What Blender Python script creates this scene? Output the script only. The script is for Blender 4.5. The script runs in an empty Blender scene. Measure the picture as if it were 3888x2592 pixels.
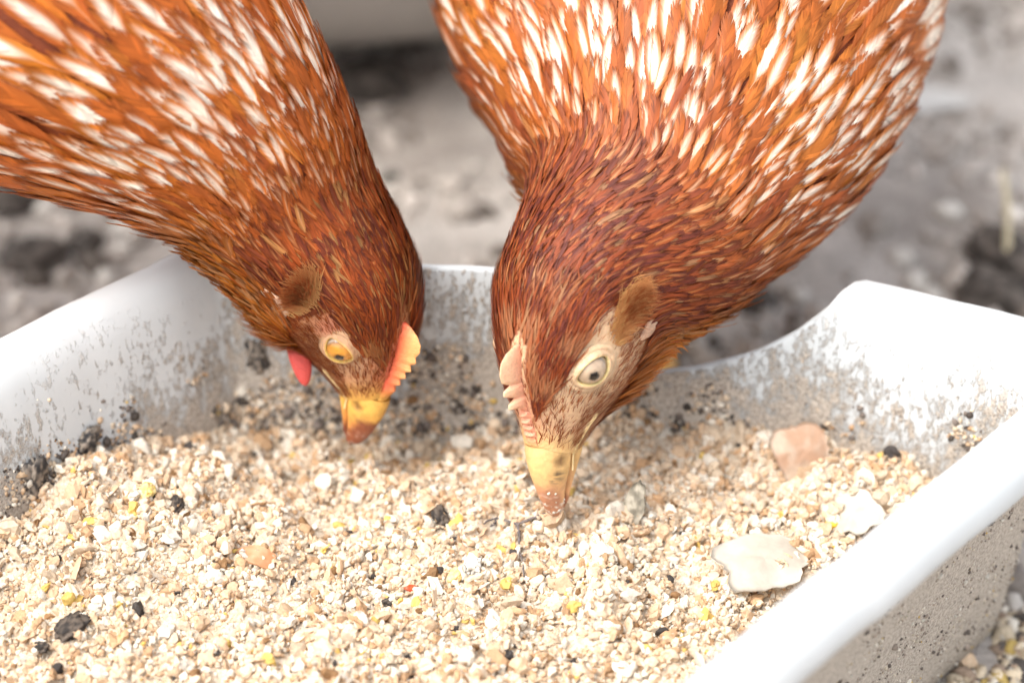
import bpy, math, random
import numpy as np
from mathutils import Vector, Matrix

# ------------------------------------------------------------------ camera
HC, PITCH, FPX = 0.42, math.radians(36.0), 8769.0
W0, H0 = 3888.0, 2592.0
scene = bpy.context.scene
cam_d = bpy.data.cameras.new("camera")
cam = bpy.data.objects.new("camera", cam_d)
scene.collection.objects.link(cam)
cam.location = (0, 0, HC)
cam.rotation_euler = (math.radians(90) - PITCH, 0, 0)
cam_d.sensor_width = 36.0
cam_d.lens = FPX / W0 * 36.0
cam_d.clip_start = 0.02
cam_d.clip_end = 400.0
cam_d.dof.use_dof = True
cam_d.dof.focus_distance = 0.572
cam_d.dof.aperture_fstop = 5.6
scene.camera = cam

# ------------------------------------------------------------------ sky, sun, exposure
SUN_EL, SUN_AZ = math.radians(60), math.radians(238)      # azimuth clockwise from +Y
world = bpy.data.worlds.new("World")
scene.world = world
world.use_nodes = True
nt = world.node_tree
nt.nodes.clear()
sky = nt.nodes.new("ShaderNodeTexSky")
sky.sky_type = 'NISHITA'
sky.sun_disc = False
sky.sun_elevation = SUN_EL
sky.sun_rotation = SUN_AZ
sky.air_density = 1.0
sky.dust_density = 4.0
hsv = nt.nodes.new("ShaderNodeHueSaturation")
hsv.inputs['Saturation'].default_value = 0.28
bg = nt.nodes.new("ShaderNodeBackground")
bg.inputs['Strength'].default_value = 0.15
wo = nt.nodes.new("ShaderNodeOutputWorld")
nt.links.new(sky.outputs[0], hsv.inputs['Color'])
nt.links.new(hsv.outputs[0], bg.inputs[0])
nt.links.new(bg.outputs[0], wo.inputs[0])
sun_d = bpy.data.lights.new("sun", 'SUN')
sun_d.energy = 1.0
sun_d.angle = math.radians(50)
sun_d.color = (1.0, 0.955, 0.89)
sun = bpy.data.objects.new("sun", sun_d)
scene.collection.objects.link(sun)
sd = Vector((math.sin(SUN_AZ) * math.cos(SUN_EL), math.cos(SUN_AZ) * math.cos(SUN_EL), math.sin(SUN_EL)))
sun.rotation_euler = sd.to_track_quat('Z', 'Y').to_euler()
sun.location = (0, 0, 3)
scene.view_settings.view_transform = 'Standard'
scene.view_settings.look = 'None'
scene.view_settings.gamma = 1.0
scene.view_settings.exposure = 1.5
scene.view_settings.use_curve_mapping = False
try:
    scene.cycles.use_denoising = True
    scene.cycles.max_bounces = 6
    scene.cycles.transparent_max_bounces = 6
except Exception:
    pass

# ------------------------------------------------------------------ helpers
rng = np.random.default_rng(7)
random.seed(7)
COL = scene.collection
cR = np.array([1.0, 0, 0])
cU = np.array([0, math.sin(PITCH), math.cos(PITCH)])
cT = np.array([0, -math.cos(PITCH), math.sin(PITCH)])      # towards the camera
CAM = np.array([0, 0, HC])

def ray(px, py):
    return cR * ((px - W0 / 2) / FPX) - cU * ((py - H0 / 2) / FPX) - cT

def at_z(px, py, z):                                       # point of that pixel at height z
    r = ray(px, py)
    return CAM + r * ((z - HC) / r[2])

def at_d(px, py, dep):                                     # point of that pixel at camera depth
    return CAM + ray(px, py) * dep

def nrm(v):
    return v / (np.linalg.norm(v, axis=-1, keepdims=True) + 1e-12)

def sstep(a, b, x):
    t = np.clip((x - a) / (b - a), 0, 1)
    return t * t * (3 - 2 * t)

def _hash(i, j, k, seed):
    h = (i * 374761393 + j * 668265263 + k * 2147483647 + seed * 974711) & 0xffffffff
    h = ((h ^ (h >> 13)) * 1274126177) & 0xffffffff
    h = (h ^ (h >> 16)) & 0xffffffff
    return h / 4294967295.0

def vnoise(p, seed=0):
    p = np.asarray(p, float)
    i = np.floor(p).astype(np.int64)
    f = p - i
    f = f * f * (3 - 2 * f)
    out = 0
    for a in (0, 1):
        for b in (0, 1):
            for c in (0, 1):
                w = (f[..., 0] if a else 1 - f[..., 0]) * (f[..., 1] if b else 1 - f[..., 1]) * (f[..., 2] if c else 1 - f[..., 2])
                out = out + w * _hash(i[..., 0] + a, i[..., 1] + b, i[..., 2] + c, seed)
    return out

def fbm(p, seed=0, octv=4):
    p = np.asarray(p, float)
    s, amp, tot = 0, 1.0, 0.0
    for o in range(octv):
        s = s + amp * vnoise(p * (2 ** o), seed + o * 17)
        tot += amp
        amp *= 0.5
    return s / tot

def mesh_np(name, verts, faces, cols=None, smooth=True):
    """faces: list of int arrays, each (n,3) or (n,4)"""
    me = bpy.data.meshes.new(name)
    verts = np.ascontiguousarray(verts, dtype=np.float32).reshape(-1, 3)
    if not isinstance(faces, (list, tuple)):
        faces = [faces]
    faces = [np.asarray(f, dtype=np.int32) for f in faces if len(f)]
    nl = sum(f.size for f in faces)
    nf = sum(len(f) for f in faces)
    me.vertices.add(len(verts))
    me.vertices.foreach_set("co", verts.ravel())
    me.loops.add(nl)
    me.loops.foreach_set("vertex_index", np.concatenate([f.ravel() for f in faces]))
    me.polygons.add(nf)
    tot = np.concatenate([np.full(len(f), f.shape[1], np.int32) for f in faces])
    start = np.concatenate([[0], np.cumsum(tot)[:-1]]).astype(np.int32)
    me.polygons.foreach_set("loop_start", start)
    me.polygons.foreach_set("loop_total", tot)
    me.polygons.foreach_set("use_smooth", np.full(nf, smooth, dtype=bool))
    if cols is not None:
        c = np.ones((len(verts), 4), np.float32)
        c[:, :3] = np.asarray(cols).reshape(-1, 3)
        at = me.attributes.new("Col", 'FLOAT_COLOR', 'POINT')
        at.data.foreach_set("color", c.ravel())
    me.update(calc_edges=True)
    me.validate()
    return me

def obj(name, me, mat=None, parent=None):
    o = bpy.data.objects.new(name, me)
    COL.objects.link(o)
    if mat is not None and me is not None:
        if not me.materials:
            me.materials.append(mat)
    if parent is not None:
        o.parent = parent
        o.matrix_parent_inverse = Matrix.Translation(-parent.location)
    return o

def empty(name, loc):
    o = bpy.data.objects.new(name, None)
    COL.objects.link(o)
    o.location = tuple(loc)
    o.empty_display_size = 0.02
    return o

def tag(o, label=None, cat=None, group=None, kind=None):
    if label: o["label"] = label
    if cat: o["category"] = cat
    if group: o["group"] = group
    if kind: o["kind"] = kind
    return o

def grid_faces(n, m, wrap_n=False, wrap_m=False, off=0):
    a = np.arange(n if wrap_n else n - 1)
    b = np.arange(m if wrap_m else m - 1)
    A, B = np.meshgrid(a, b, indexing='ij')
    A2, B2 = (A + 1) % n, (B + 1) % m
    return np.stack([A * m + B, A2 * m + B, A2 * m + B2, A * m + B2], -1).reshape(-1, 4) + off

# ------------------------------------------------------------------ materials
def mat_new(name):
    m = bpy.data.materials.new(name)
    m.use_nodes = True
    n = m.node_tree.nodes
    return m, m.node_tree, n["Principled BSDF"], n["Material Output"]

def node(t, typ, **kw):
    n = t.nodes.new(typ)
    for k, v in kw.items():
        if k in n.inputs:
            n.inputs[k].default_value = v
        else:
            setattr(n, k, v)
    return n

def ramp(t, fac, stops):
    r = t.nodes.new("ShaderNodeValToRGB")
    el = r.color_ramp.elements
    while len(el) < len(stops):
        el.new(0.5)
    for e, (p, c) in zip(el, stops):
        e.position = p
        e.color = (c[0], c[1], c[2], 1)
    t.links.new(fac, r.inputs[0])
    return r.outputs[0]

def mixc(t, fac, a, b, mode='MIX'):
    m = t.nodes.new("ShaderNodeMix")
    m.data_type = 'RGBA'
    m.blend_type = mode
    for s, v in ((0, fac), (6, a), (7, b)):
        if hasattr(v, 'is_linked') or hasattr(v, 'links'):
            t.links.new(v, m.inputs[s])
        elif s == 0:
            m.inputs[0].default_value = v
        else:
            m.inputs[s].default_value = (v[0], v[1], v[2], 1)
    return m.outputs[2]

def noise_tex(t, scale, detail=4, rough=0.6, vec=None, dist=0.0):
    n = node(t, "ShaderNodeTexNoise", Scale=scale, Detail=detail, Roughness=rough, Distortion=dist)
    if vec is None:
        tc = t.nodes.new("ShaderNodeTexCoord")
        vec = tc.outputs['Object']
    t.links.new(vec, n.inputs['Vector'])
    return n.outputs['Fac']

def bump(t, p, h, dist, strength=1.0):
    b = node(t, "ShaderNodeBump", Strength=strength, Distance=dist)
    t.links.new(h, b.inputs['Height'])
    t.links.new(b.outputs[0], p.inputs['Normal'])

def mat_attr(name, rough=0.6, spec=0.3, sheen=0.0, trans=0.0, noise=None, bmp=None, sss=0.0, coat=0.0):
    """colour comes from the mesh's own Col attribute, broken up by noise"""
    m, t, p, out = mat_new(name)
    a = node(t, "ShaderNodeAttribute", attribute_name="Col")
    c = a.outputs['Color']
    if noise:
        f = noise_tex(t, noise[0], 5, 0.65)
        v = ramp(t, f, [(0.3, (noise[1],) * 3), (0.7, (noise[2],) * 3)])
        c = mixc(t, 1.0, c, v, 'MULTIPLY')
    t.links.new(c, p.inputs['Base Color'])
    p.inputs['Roughness'].default_value = rough
    p.inputs['Specular IOR Level'].default_value = spec
    p.inputs['Sheen Weight'].default_value = sheen
    p.inputs['Sheen Roughness'].default_value = 0.4
    p.inputs['Coat Weight'].default_value = coat
    if sss:
        p.inputs['Subsurface Weight'].default_value = sss
        p.inputs['Subsurface Radius'].default_value = (0.004, 0.0018, 0.001)
        p.inputs['Subsurface Scale'].default_value = 0.6
    if bmp:
        bump(t, p, noise_tex(t, bmp[0], 5, 0.6), bmp[1])
    if trans:
        tr = node(t, "ShaderNodeBsdfTranslucent")
        t.links.new(c, tr.inputs['Color'])
        mx = node(t, "ShaderNodeMixShader")
        mx.inputs[0].default_value = trans
        t.links.new(p.outputs[0], mx.inputs[1])
        t.links.new(tr.outputs[0], mx.inputs[2])
        t.links.new(mx.outputs[0], out.inputs[0])
    return m

def mat_plain(name, col, rough=0.6, spec=0.3, noise=None, bmp=None, coat=0.0):
    m, t, p, out = mat_new(name)
    if noise:
        f = noise_tex(t, noise[0], 6, 0.65)
        c = ramp(t, f, [(0.28, noise[1]), (0.5, col), (0.74, noise[2])])
        t.links.new(c, p.inputs['Base Color'])
    else:
        p.inputs['Base Color'].default_value = (*col, 1)
    p.inputs['Roughness'].default_value = rough
    p.inputs['Specular IOR Level'].default_value = spec
    p.inputs['Coat Weight'].default_value = coat
    if bmp:
        bump(t, p, noise_tex(t, bmp[0], 6, 0.65), bmp[1])
    return m

M_feather = mat_attr("feather", rough=0.48, spec=0.22, sheen=0.0, trans=0.2)
M_skin = mat_attr("skin", rough=0.55, spec=0.3, noise=(900, 0.86, 1.08), bmp=(1500, 0.0003), sss=0.25)
M_comb = mat_attr("comb_flesh", rough=0.45, spec=0.4, noise=(1100, 0.88, 1.06), bmp=(1800, 0.0003), sss=0.35)
M_beak = mat_attr("beak_horn", rough=0.38, spec=0.45, noise=(700, 0.8, 1.08), bmp=(900, 0.0002), sss=0.15)
M_grain = mat_attr("grain", rough=0.7, spec=0.2, trans=0.22, noise=(1600, 0.78, 1.1))
M_grit = mat_attr("grit", rough=0.85, spec=0.2, noise=(900, 0.75, 1.15))

def mat_eye():
    m, t, p, out = mat_new("eye_glossy")
    a = node(t, "ShaderNodeAttribute", attribute_name="Col")
    t.links.new(a.outputs['Color'], p.inputs['Base Color'])
    p.inputs['Roughness'].default_value = 0.08
    p.inputs['Coat Weight'].default_value = 0.6
    p.inputs['Coat Roughness'].default_value = 0.03
    return m
M_eye = mat_eye()

def mat_plastic():
    m, t, p, out = mat_new("dirty_white_plastic")
    tc = t.nodes.new("ShaderNodeTexCoord")
    vec = tc.outputs['Object']
    base = ramp(t, noise_tex(t, 14, 3, 0.5, vec), [(0.3, (0.50, 0.53, 0.54)), (0.7, (0.57, 0.58, 0.575))])
    # spattered mud: fine speckle held inside larger patches
    mp = t.nodes.new("ShaderNodeMapping")
    mp.inputs['Scale'].default_value = (1, 1, 0.55)
    t.links.new(vec, mp.inputs['Vector'])
    big = noise_tex(t, 34, 4, 0.6, mp.outputs[0], 0.5)
    fine = noise_tex(t, 430, 6, 0.75, mp.outputs[0])
    micro = noise_tex(t, 1300, 3, 0.7, vec)
    at = node(t, "ShaderNodeAttribute", attribute_name="dirt")
    def math2(op, a, b):
        n = t.nodes.new("ShaderNodeMath"); n.operation = op
        for i, v in enumerate((a, b)):
            if hasattr(v, 'links'): t.links.new(v, n.inputs[i])
            else: n.inputs[i].default_value = v
        return n.outputs[0]
    s = math2('ADD', math2('MULTIPLY', big, 0.45), math2('MULTIPLY', fine, 0.62))
    s = math2('ADD', s, math2('MULTIPLY', math2('SUBTRACT', at.outputs['Fac'], 0.5), 0.42))
    mp2 = t.nodes.new("ShaderNodeMapping")
    mp2.inputs['Scale'].default_value = (1, 1, 0.4)
    t.links.new(vec, mp2.inputs['Vector'])
    fl = noise_tex(t, 620, 4, 0.7, mp2.outputs[0])
    pt = noise_tex(t, 48, 3, 0.6, vec)
    fs = math2('ADD', math2('MULTIPLY', fl, 0.7), math2('MULTIPLY', pt, 0.5))
    flecks = ramp(t, fs, [(0.665, (0, 0, 0)), (0.71, (0.9,) * 3)])
    mask = ramp(t, s, [(0.56, (0, 0, 0)), (0.64, (0.85,) * 3)])
    gate = ramp(t, at.outputs['Fac'], [(0.12, (0, 0, 0)), (0.5, (0.95,) * 3)])
    mask = math2('MAXIMUM', mask, math2('MULTIPLY', flecks, gate))
    dirtc = ramp(t, micro, [(0.34, (0.10, 0.078, 0.06)), (0.46, (0.32, 0.255, 0.195)), (0.62, (0.58, 0.50, 0.41))])
    c = mixc(t, mask, base, dirtc)
    film = ramp(t, math2('ADD', math2('MULTIPLY', big, 0.6), math2('MULTIPLY', at.outputs['Fac'], 0.45)), [(0.55, (0, 0, 0)), (0.95, (0.4,) * 3)])
    c = mixc(t, film, c, (0.46, 0.41, 0.34))
    t.links.new(c, p.inputs['Base Color'])
    rr = ramp(t, mask, [(0, (0.36,) * 3), (1, (0.9,) * 3)])
    t.links.new(rr, p.inputs['Roughness'])
    p.inputs['Specular IOR Level'].default_value = 0.4
    b = node(t, "ShaderNodeBump", Strength=0.6, Distance=0.0012)
    h = math2('ADD', mask, math2('MULTIPLY', micro, mask))
    t.links.new(h, b.inputs['Height'])
    t.links.new(b.outputs[0], p.inputs['Normal'])
    return m
M_plastic = mat_plastic()

def mat_soil():
    m, t, p, out = mat_new("dry_soil")
    tc = t.nodes.new("ShaderNodeTexCoord")
    vec = tc.outputs['Object']
    big = noise_tex(t, 7, 5, 0.6, vec)
    mid = noise_tex(t, 60, 6, 0.7, vec)
    fine = noise_tex(t, 420, 4, 0.7, vec)
    c1 = ramp(t, big, [(0.34, (0.27, 0.232, 0.202)), (0.46, (0.43, 0.388, 0.35)), (0.62, (0.56, 0.515, 0.47))])
    c2 = ramp(t, mid, [(0.3, (0.78,) * 3), (0.65, (1.2,) * 3)])
    c3 = ramp(t, fine, [(0.3, (0.75,) * 3), (0.7, (1.22,) * 3)])
    c = mixc(t, 1.0, mixc(t, 1.0, c1, c2, 'MULTIPLY'), c3, 'MULTIPLY')
    t.links.new(c, p.inputs['Base Color'])
    p.inputs['Roughness'].default_value = 0.95
    p.inputs['Specular IOR Level'].default_value = 0.15
    bump(t, p, fine, 0.002)
    return m
M_soil = mat_soil()

def mat_mash():
    m, t, p, out = mat_new("wet_mash")
    fine = noise_tex(t, 500, 6, 0.75)
    big = noise_tex(t, 40, 4, 0.6)
    c = ramp(t, fine, [(0.3, (0.46, 0.32, 0.20)), (0.48, (0.66, 0.53, 0.39)), (0.66, (0.80, 0.74, 0.63))])
    d = ramp(t, big, [(0.35, (0.8,) * 3), (0.6, (1.05,) * 3)])
    t.links.new(mixc(t, 1.0, c, d, 'MULTIPLY'), p.inputs['Base Color'])
    p.inputs['Roughness'].default_value = 0.75
    bump(t, p, fine, 0.0012)
    return m
M_mash = mat_mash()

# ------------------------------------------------------------------ trough plan (rim centre line at z = RIM)
RIM = 0.080
def xy(px, py, z=RIM):
    return at_z(px, py, z)[:2]
pA0, pA1 = xy(0, 1335), xy(770, 948)
pB = xy(2346, 985)
pC0, pC1 = xy(3215, 1082), xy(3888, 1238)
pD0, pD1 = xy(3888, 1575), xy(2640, 2592)
dirA, dirD, dirC = nrm(pA1 - pA0), nrm(pD0 - pD1), nrm(pC1 - pC0)
def isect(p, d, q, e):
    A = np.array([d, -e]).T
    t = np.linalg.solve(A, q - p)
    return p + d * t[0]
pCD = isect(pC0, dirC, pD1, dirD)
near_l = pA0 - dirA * 0.14
near_r = pD1 - dirD * 0.13
corner1 = pA1 + dirA * 0.004
POLY = [near_l, corner1, pB, pC0, pCD, near_r]            # clockwise seen from above
KINDS = [0.018, 0.016, 0.06, 0.05, 0.02, 0.018]           # corner radius

def round_poly(pts, rad, step=0.0025):
    n = len(pts)
    out = []
    for i in range(n):
        p0, p1, p2 = pts[i - 1], pts[i], pts[(i + 1) % n]
        a, b = nrm(p0 - p1), nrm(p2 - p1)
        ang = math.acos(np.clip(np.dot(a, b), -1, 1))
        tl = min(rad[i] / math.tan(ang / 2), 0.45 * np.linalg.norm(p0 - p1), 0.45 * np.linalg.norm(p2 - p1))
        s, e = p1 + a * tl, p1 + b * tl
        for k in np.linspace(0, 1, 9):
            out.append((1 - k) ** 2 * s + 2 * k * (1 - k) * p1 + k * k * e)
    out = np.array(out)
    seg = np.linalg.norm(np.diff(np.vstack([out, out[:1]]), axis=0), axis=1)
    cum = np.concatenate([[0], np.cumsum(seg)])
    tot = cum[-1]
    m = int(tot / step)
    tt = np.linspace(0, tot, m, endpoint=False)
    cl = np.vstack([out, out[:1]])
    return np.stack([np.interp(tt, cum, cl[:, 0]), np.interp(tt, cum, cl[:, 1])], 1)
PATH = round_poly(POLY, KINDS)
NP = len(PATH)
tang = nrm(np.roll(PATH, -1, 0) - np.roll(PATH, 1, 0))
for _ in range(3):
    tang = nrm((np.roll(tang, 1, 0) + tang * 2 + np.roll(tang, -1, 0)))
PNORM = np.stack([-tang[:, 1], tang[:, 0]], 1)             # candidate outward
cen = np.mean(POLY, 0)
if np.mean(np.sum(PNORM * (PATH - cen), 1)) < 0:
    PNORM = -PNORM

def pix(p3):
    p3 = np.atleast_2d(p3) - CAM
    dep = -(p3 @ cT)
    return np.stack([W0 / 2 + FPX * (p3 @ cR) / dep, H0 / 2 - FPX * (p3 @ cU) / dep, dep], 1)

# cut edge along the back wall: height of the wall as a function of picture column (measured on the wall itself)
pp = pix(np.column_stack([PATH, np.full(NP, RIM)]))
back = (pp[:, 1] < 1100) & (pp[:, 0] > 790) & (pp[:, 0] < 3300)
KX = [800, 1000, 1900, 2050, 2200, 2346, 2540, 2720, 2900, 3040, 3130, 3200, 3300]
KZ = [.080, .079, .078, .0745, .060, .0475, .0505, .0545, .0600, .0665, .0725, .0785, .080]
wallH = np.where(back, np.interp(pp[:, 0], KX, KZ), RIM)
thin = np.where(back, sstep(800, 900, pp[:, 0]) * (1 - sstep(3170, 3260, pp[:, 0])), 0.0)

# rim profile: (offset outward, z) from floor inside, over the rim, to floor outside
PR = np.array([(-.020, .0035), (-.0175, .0045), (-.0158, .008), (-.0145, .016), (-.0132, .026), (-.0118, .036), (-.0105, .046), (-.0092, .056), (-.0078, .065),
               (-.0064, .0715), (-.0042, .0765), (-.0012, .0795), (.0022, .0802), (.0056, .0790), (.0084, .0762), (.0098, .0722), (.0096, .0682), (.0076, .0655),
               (.0040, .0640), (.0010, .060), (-.0005, .052), (-.0020, .042), (-.0036, .030), (-.0052, .014), (-.0066, .000), (-.0080, -.0078), (-.0110, -.0100), (-.020, -.0101)])
NPR = len(PR)
def thin_prof(h):
    q = PR.copy()
    s = (h - 0.004) / (0.0715 - 0.004)
    for k in range(10):
        q[k, 1] = 0.004 + (PR[k, 1] - 0.004) * s if PR[k, 1] > 0.004 else PR[k, 1]
    oz = lambda z: np.interp(z, PR[:10, 1], PR[:10, 0])
    for k in range(10):
        q[k, 0] = oz(q[k, 1])
    ot = oz(h)
    th = 0.0026
    cap = [(0.0003, 0.0006), (0.0008, 0.0010), (0.0013, 0.0011), (0.0018, 0.0010), (0.0023, 0.0006), (0.0026, 0.0), (0.0026, -.001), (0.0026, -.002)]
    for k in range(10, 18):
        q[k] = (ot + cap[k - 10][0], h + cap[k - 10][1])
    for k in range(18, NPR - 2):
        z = min(PR[k, 1], h - 0.003 - 0.0004 * (k - 18))
        q[k] = (oz(max(z, .004)) + th, z)
    return q
TV = np.zeros((NP, NPR, 3))
dirt = np.zeros((NP, NPR))
wob = (fbm(np.column_stack([PATH * 40, np.zeros(NP)]), 3) - .5) * 0.0022
for i in range(NP):
    q = (1 - thin[i]) * PR + thin[i] * thin_prof(wallH[i]) if thin[i] > 0 else PR
    TV[i, :, :2] = PATH[i] + PNORM[i] * (q[:, :1] + wob[i])
    TV[i, :, 2] = q[:, 1]
inside = np.arange(NPR) <= 10
outside = np.arange(NPR) >= 17
dirt[:, inside] = np.interp(PR[inside, 1], [0, .03, .05, .066, .08], [1.0, .9, .6, .40, .16])
dirt[:, outside] = 0.80
onB = back & (pp[:, 0] < 3100)
dirt[onB] += 0.18
nn = fbm(np.column_stack([TV[:, :, 0].ravel() * 22, TV[:, :, 1].ravel() * 22, TV[:, :, 2].ravel() * 22]), 5).reshape(NP, NPR)
dirt = np.clip(dirt + (nn - .5) * 0.9, 0, 1.2)
dirt[:, 11:17] *= .22
dirt[:, outside] = 1.35
tv = TV.reshape(-1, 3)
fc = grid_faces(NP, NPR, wrap_n=True)
c_in = np.array([*PATH.mean(0), .0035]); c_out = np.array([*PATH.mean(0), -.0101])
tv = np.vstack([tv, c_in, c_out])
i0 = np.arange(NP); i1 = (i0 + 1) % NP
f_in = np.stack([i0 * NPR, np.full(NP, NP * NPR), i1 * NPR], 1)
f_out = np.stack([i0 * NPR + NPR - 1, i1 * NPR + NPR - 1, np.full(NP, NP * NPR + 1)], 1)

# ------------------------------------------------------------------ ground
def axis_pts(lo, hi, fine, far):
    a = np.arange(lo, hi, fine)
    b = [hi]; st = fine
    while b[-1] < far:
        st *= 1.35; b.append(b[-1] + st)
    c = [lo]; st = fine
    while c[-1] > -far:
        st *= 1.35; c.append(c[-1] - st)
    return np.concatenate([np.array(c[1:])[::-1], a, np.array(b)])
gx, gy = axis_pts(-.55, .55, .006, 150), axis_pts(.2, 1.35, .006, 150)
GX, GY = np.meshgrid(gx, gy, indexing='ij')
def ground_h(x, y):
    p = np.stack([x * 9, y * 9, np.zeros_like(x)], -1)
    h = (fbm(p, 11, 5) - .5) * 0.030
    near = np.exp(-(((x + .02) / .30) ** 2 + ((y - .44) / .2) ** 2) ** 2)
    return h * (1 - .93 * near) - 0.0112 * near - 0.014 * (1 - near)
GZ = ground_h(GX, GY)
GZ = np.where((np.abs(GX) > 3) | (np.abs(GY) > 3), -0.014, GZ)
ground = obj("ground", mesh_np("ground", np.stack([GX, GY, GZ], -1), grid_faces(len(gx), len(gy))), M_soil)
tag(ground, "bare grey brown gravelly soil of the yard under the trough", "ground", kind="structure")

trough = empty("feeding_trough", (*PATH.mean(0), 0))
tag(trough, "dirty white plastic feeding trough with rolled rim and cut back edge", "trough")
bm_ = mesh_np("basin", tv, [fc, f_in, f_out])
at_ = bm_.attributes.new("dirt", 'FLOAT', 'POINT')
at_.data.foreach_set("value", np.concatenate([dirt.ravel(), [1, .5]]).astype(np.float32))
basin = obj("basin", bm_, M_plastic, trough)

# ------------------------------------------------------------------ feed in the trough
def inner_dist(x, y):
    """distance inwards from the rim line, and the index of the closest rim point"""
    P = np.stack([x, y], -1).reshape(-1, 2)
    best = np.full(len(P), 1e9); idx = np.zeros(len(P), int)
    for c in range(0, NP, 40):
        d = np.linalg.norm(P[:, None, :] - PATH[None, c:c + 40, :], axis=2)
        j = d.argmin(1); v = d[np.arange(len(P)), j]
        u = v < best
        best[u] = v[u]; idx[u] = j[u] + c
    sign = -np.sum((P - PATH[idx]) * PNORM[idx], 1)
    return np.where(sign > 0, best, -best).reshape(np.shape(x)), idx.reshape(np.shape(x))
p_right = at_z(3100, 1560, .04)[:2]
p_left = at_z(330, 1850, .04)[:2]
p_near = at_z(1700, 2500, .04)[:2]
p_dip = at_z(1300, 1640, .03)[:2]
def feed_h(x, y):
    g = lambda p, s: np.exp(-(((x - p[0]) ** 2 + (y - p[1]) ** 2) / s ** 2))
    h = 0.0300 + 0.010 * g(p_right, .045) + 0.012 * g(p_left, .040) + 0.006 * g(p_near, .08) - 0.006 * g(p_dip, .035)
    q = np.stack([x, y, np.zeros_like(x)], -1)
    h = h + (fbm(q * 45, 21, 4) - .5) * 0.015 + (fbm(q * 95, 29, 2) - .5) * 0.006 + (fbm(q * 170, 25, 3) - .5) * 0.0045
    return h
fx = np.arange(PATH[:, 0].min(), PATH[:, 0].max(), .0018)
fy = np.arange(PATH[:, 1].min(), PATH[:, 1].max(), .0018)
FX, FY = np.meshgrid(fx, fy, indexing='ij')
FD, FI = inner_dist(FX, FY)
FZ = feed_h(FX, FY) - 0.0006
ok = FD > 0.0098
keep = ok[:-1, :-1] & ok[1:, :-1] & ok[:-1, 1:] & ok[1:, 1:]
ff = grid_faces(len(fx), len(fy)).reshape(len(fx) - 1, len(fy) - 1, 4)[keep]
used, inv = np.unique(ff, return_inverse=True)
fv = np.stack([FX, FY, FZ], -1).reshape(-1, 3)[used]
feed = empty("feed_mash", (*PATH.mean(0), .02))
tag(feed, "pale crumbly cracked grain mash filling the white trough", "feed", kind="stuff")
mash_bed = obj("mash_bed", mesh_np("mash_bed", fv, inv.reshape(-1, 4)), M_mash, feed)
mash_bed["kind"] = "stuff"

def ico(sub=1):
    import bmesh
    b = bmesh.new()
    bmesh.ops.create_icosphere(b, subdivisions=sub, radius=1.0)
    v = np.array([x.co[:] for x in b.verts]); f = np.array([[q.index for q in x.verts] for x in b.faces])
    b.free()
    return v, f
ICO1, ICO1F = ico(1)
ICO2, ICO2F = ico(2)
ICO3, ICO3F = ico(3)
ICO4, ICO4F = ico(4)

def rand_rot(n):
    q = nrm(rng.normal(size=(n, 4)))
    w, x, y, z = q.T
    return np.stack([np.stack([1 - 2 * (y * y + z * z), 2 * (x * y - z * w), 2 * (x * z + y * w)], -1),
                     np.stack([2 * (x * y + z * w), 1 - 2 * (x * x + z * z), 2 * (y * z - x * w)], -1),
                     np.stack([2 * (x * z - y * w), 2 * (y * z + x * w), 1 - 2 * (x * x + y * y)], -1)], 1)

def lumps(pos, size, col, seed=0, stretch=(0.75, 1.35), rough=0.6, base=None):
    """many small angular crumbs as one vertex and face set"""
    bv, bf = base if base is not None else (ICO2, ICO2F)
    n = len(pos)
    var = []
    for k in range(10):
        r = 1 + (vnoise(bv * 1.3 + k * 9.1, seed + k) - .5) * 2 * rough + (vnoise(bv * 3.1 + k * 5.1, seed + 50 + k) - .5) * rough
        var.append(bv * r[:, None])
    var = np.array(var)
    v = var[rng.integers(0, 10, n)]
    sc = rng.uniform(stretch[0], stretch[1], (n, 1, 3)) * size[:, None, None]
    R = rand_rot(n)
    v = np.einsum('nij,nkj->nki', R, v * sc) + pos[:, None, :]
    f = bf[None] + (np.arange(n) * len(bv))[:, None, None]
    c = np.repeat(col[:, None, :], len(bv), 1)
    return v.reshape(-1, 3), f.reshape(-1, bf.shape[1]), c.reshape(-1, 3)

GC = np.array([(.76, .61, .445), (.70, .50, .325), (.82, .745, .63), (.58, .37, .21), (.72, .50, .15), (.30, .17, .08), (.07, .06, .055)])
GP = np.array([.36, .24, .26, .10, .013, .02, .007]); GP /= GP.sum()
def grain_cols(n):
    c = GC[rng.choice(len(GC), n, p=GP)]
    return c * rng.uniform(.82, 1.12, (n, 1))
def in_view(p, m=250):
    q = pix(p)
    return (q[:, 0] > -m) & (q[:, 0] < W0 + m) & (q[:, 1] > -m) & (q[:, 1] < H0 + m)
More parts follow.
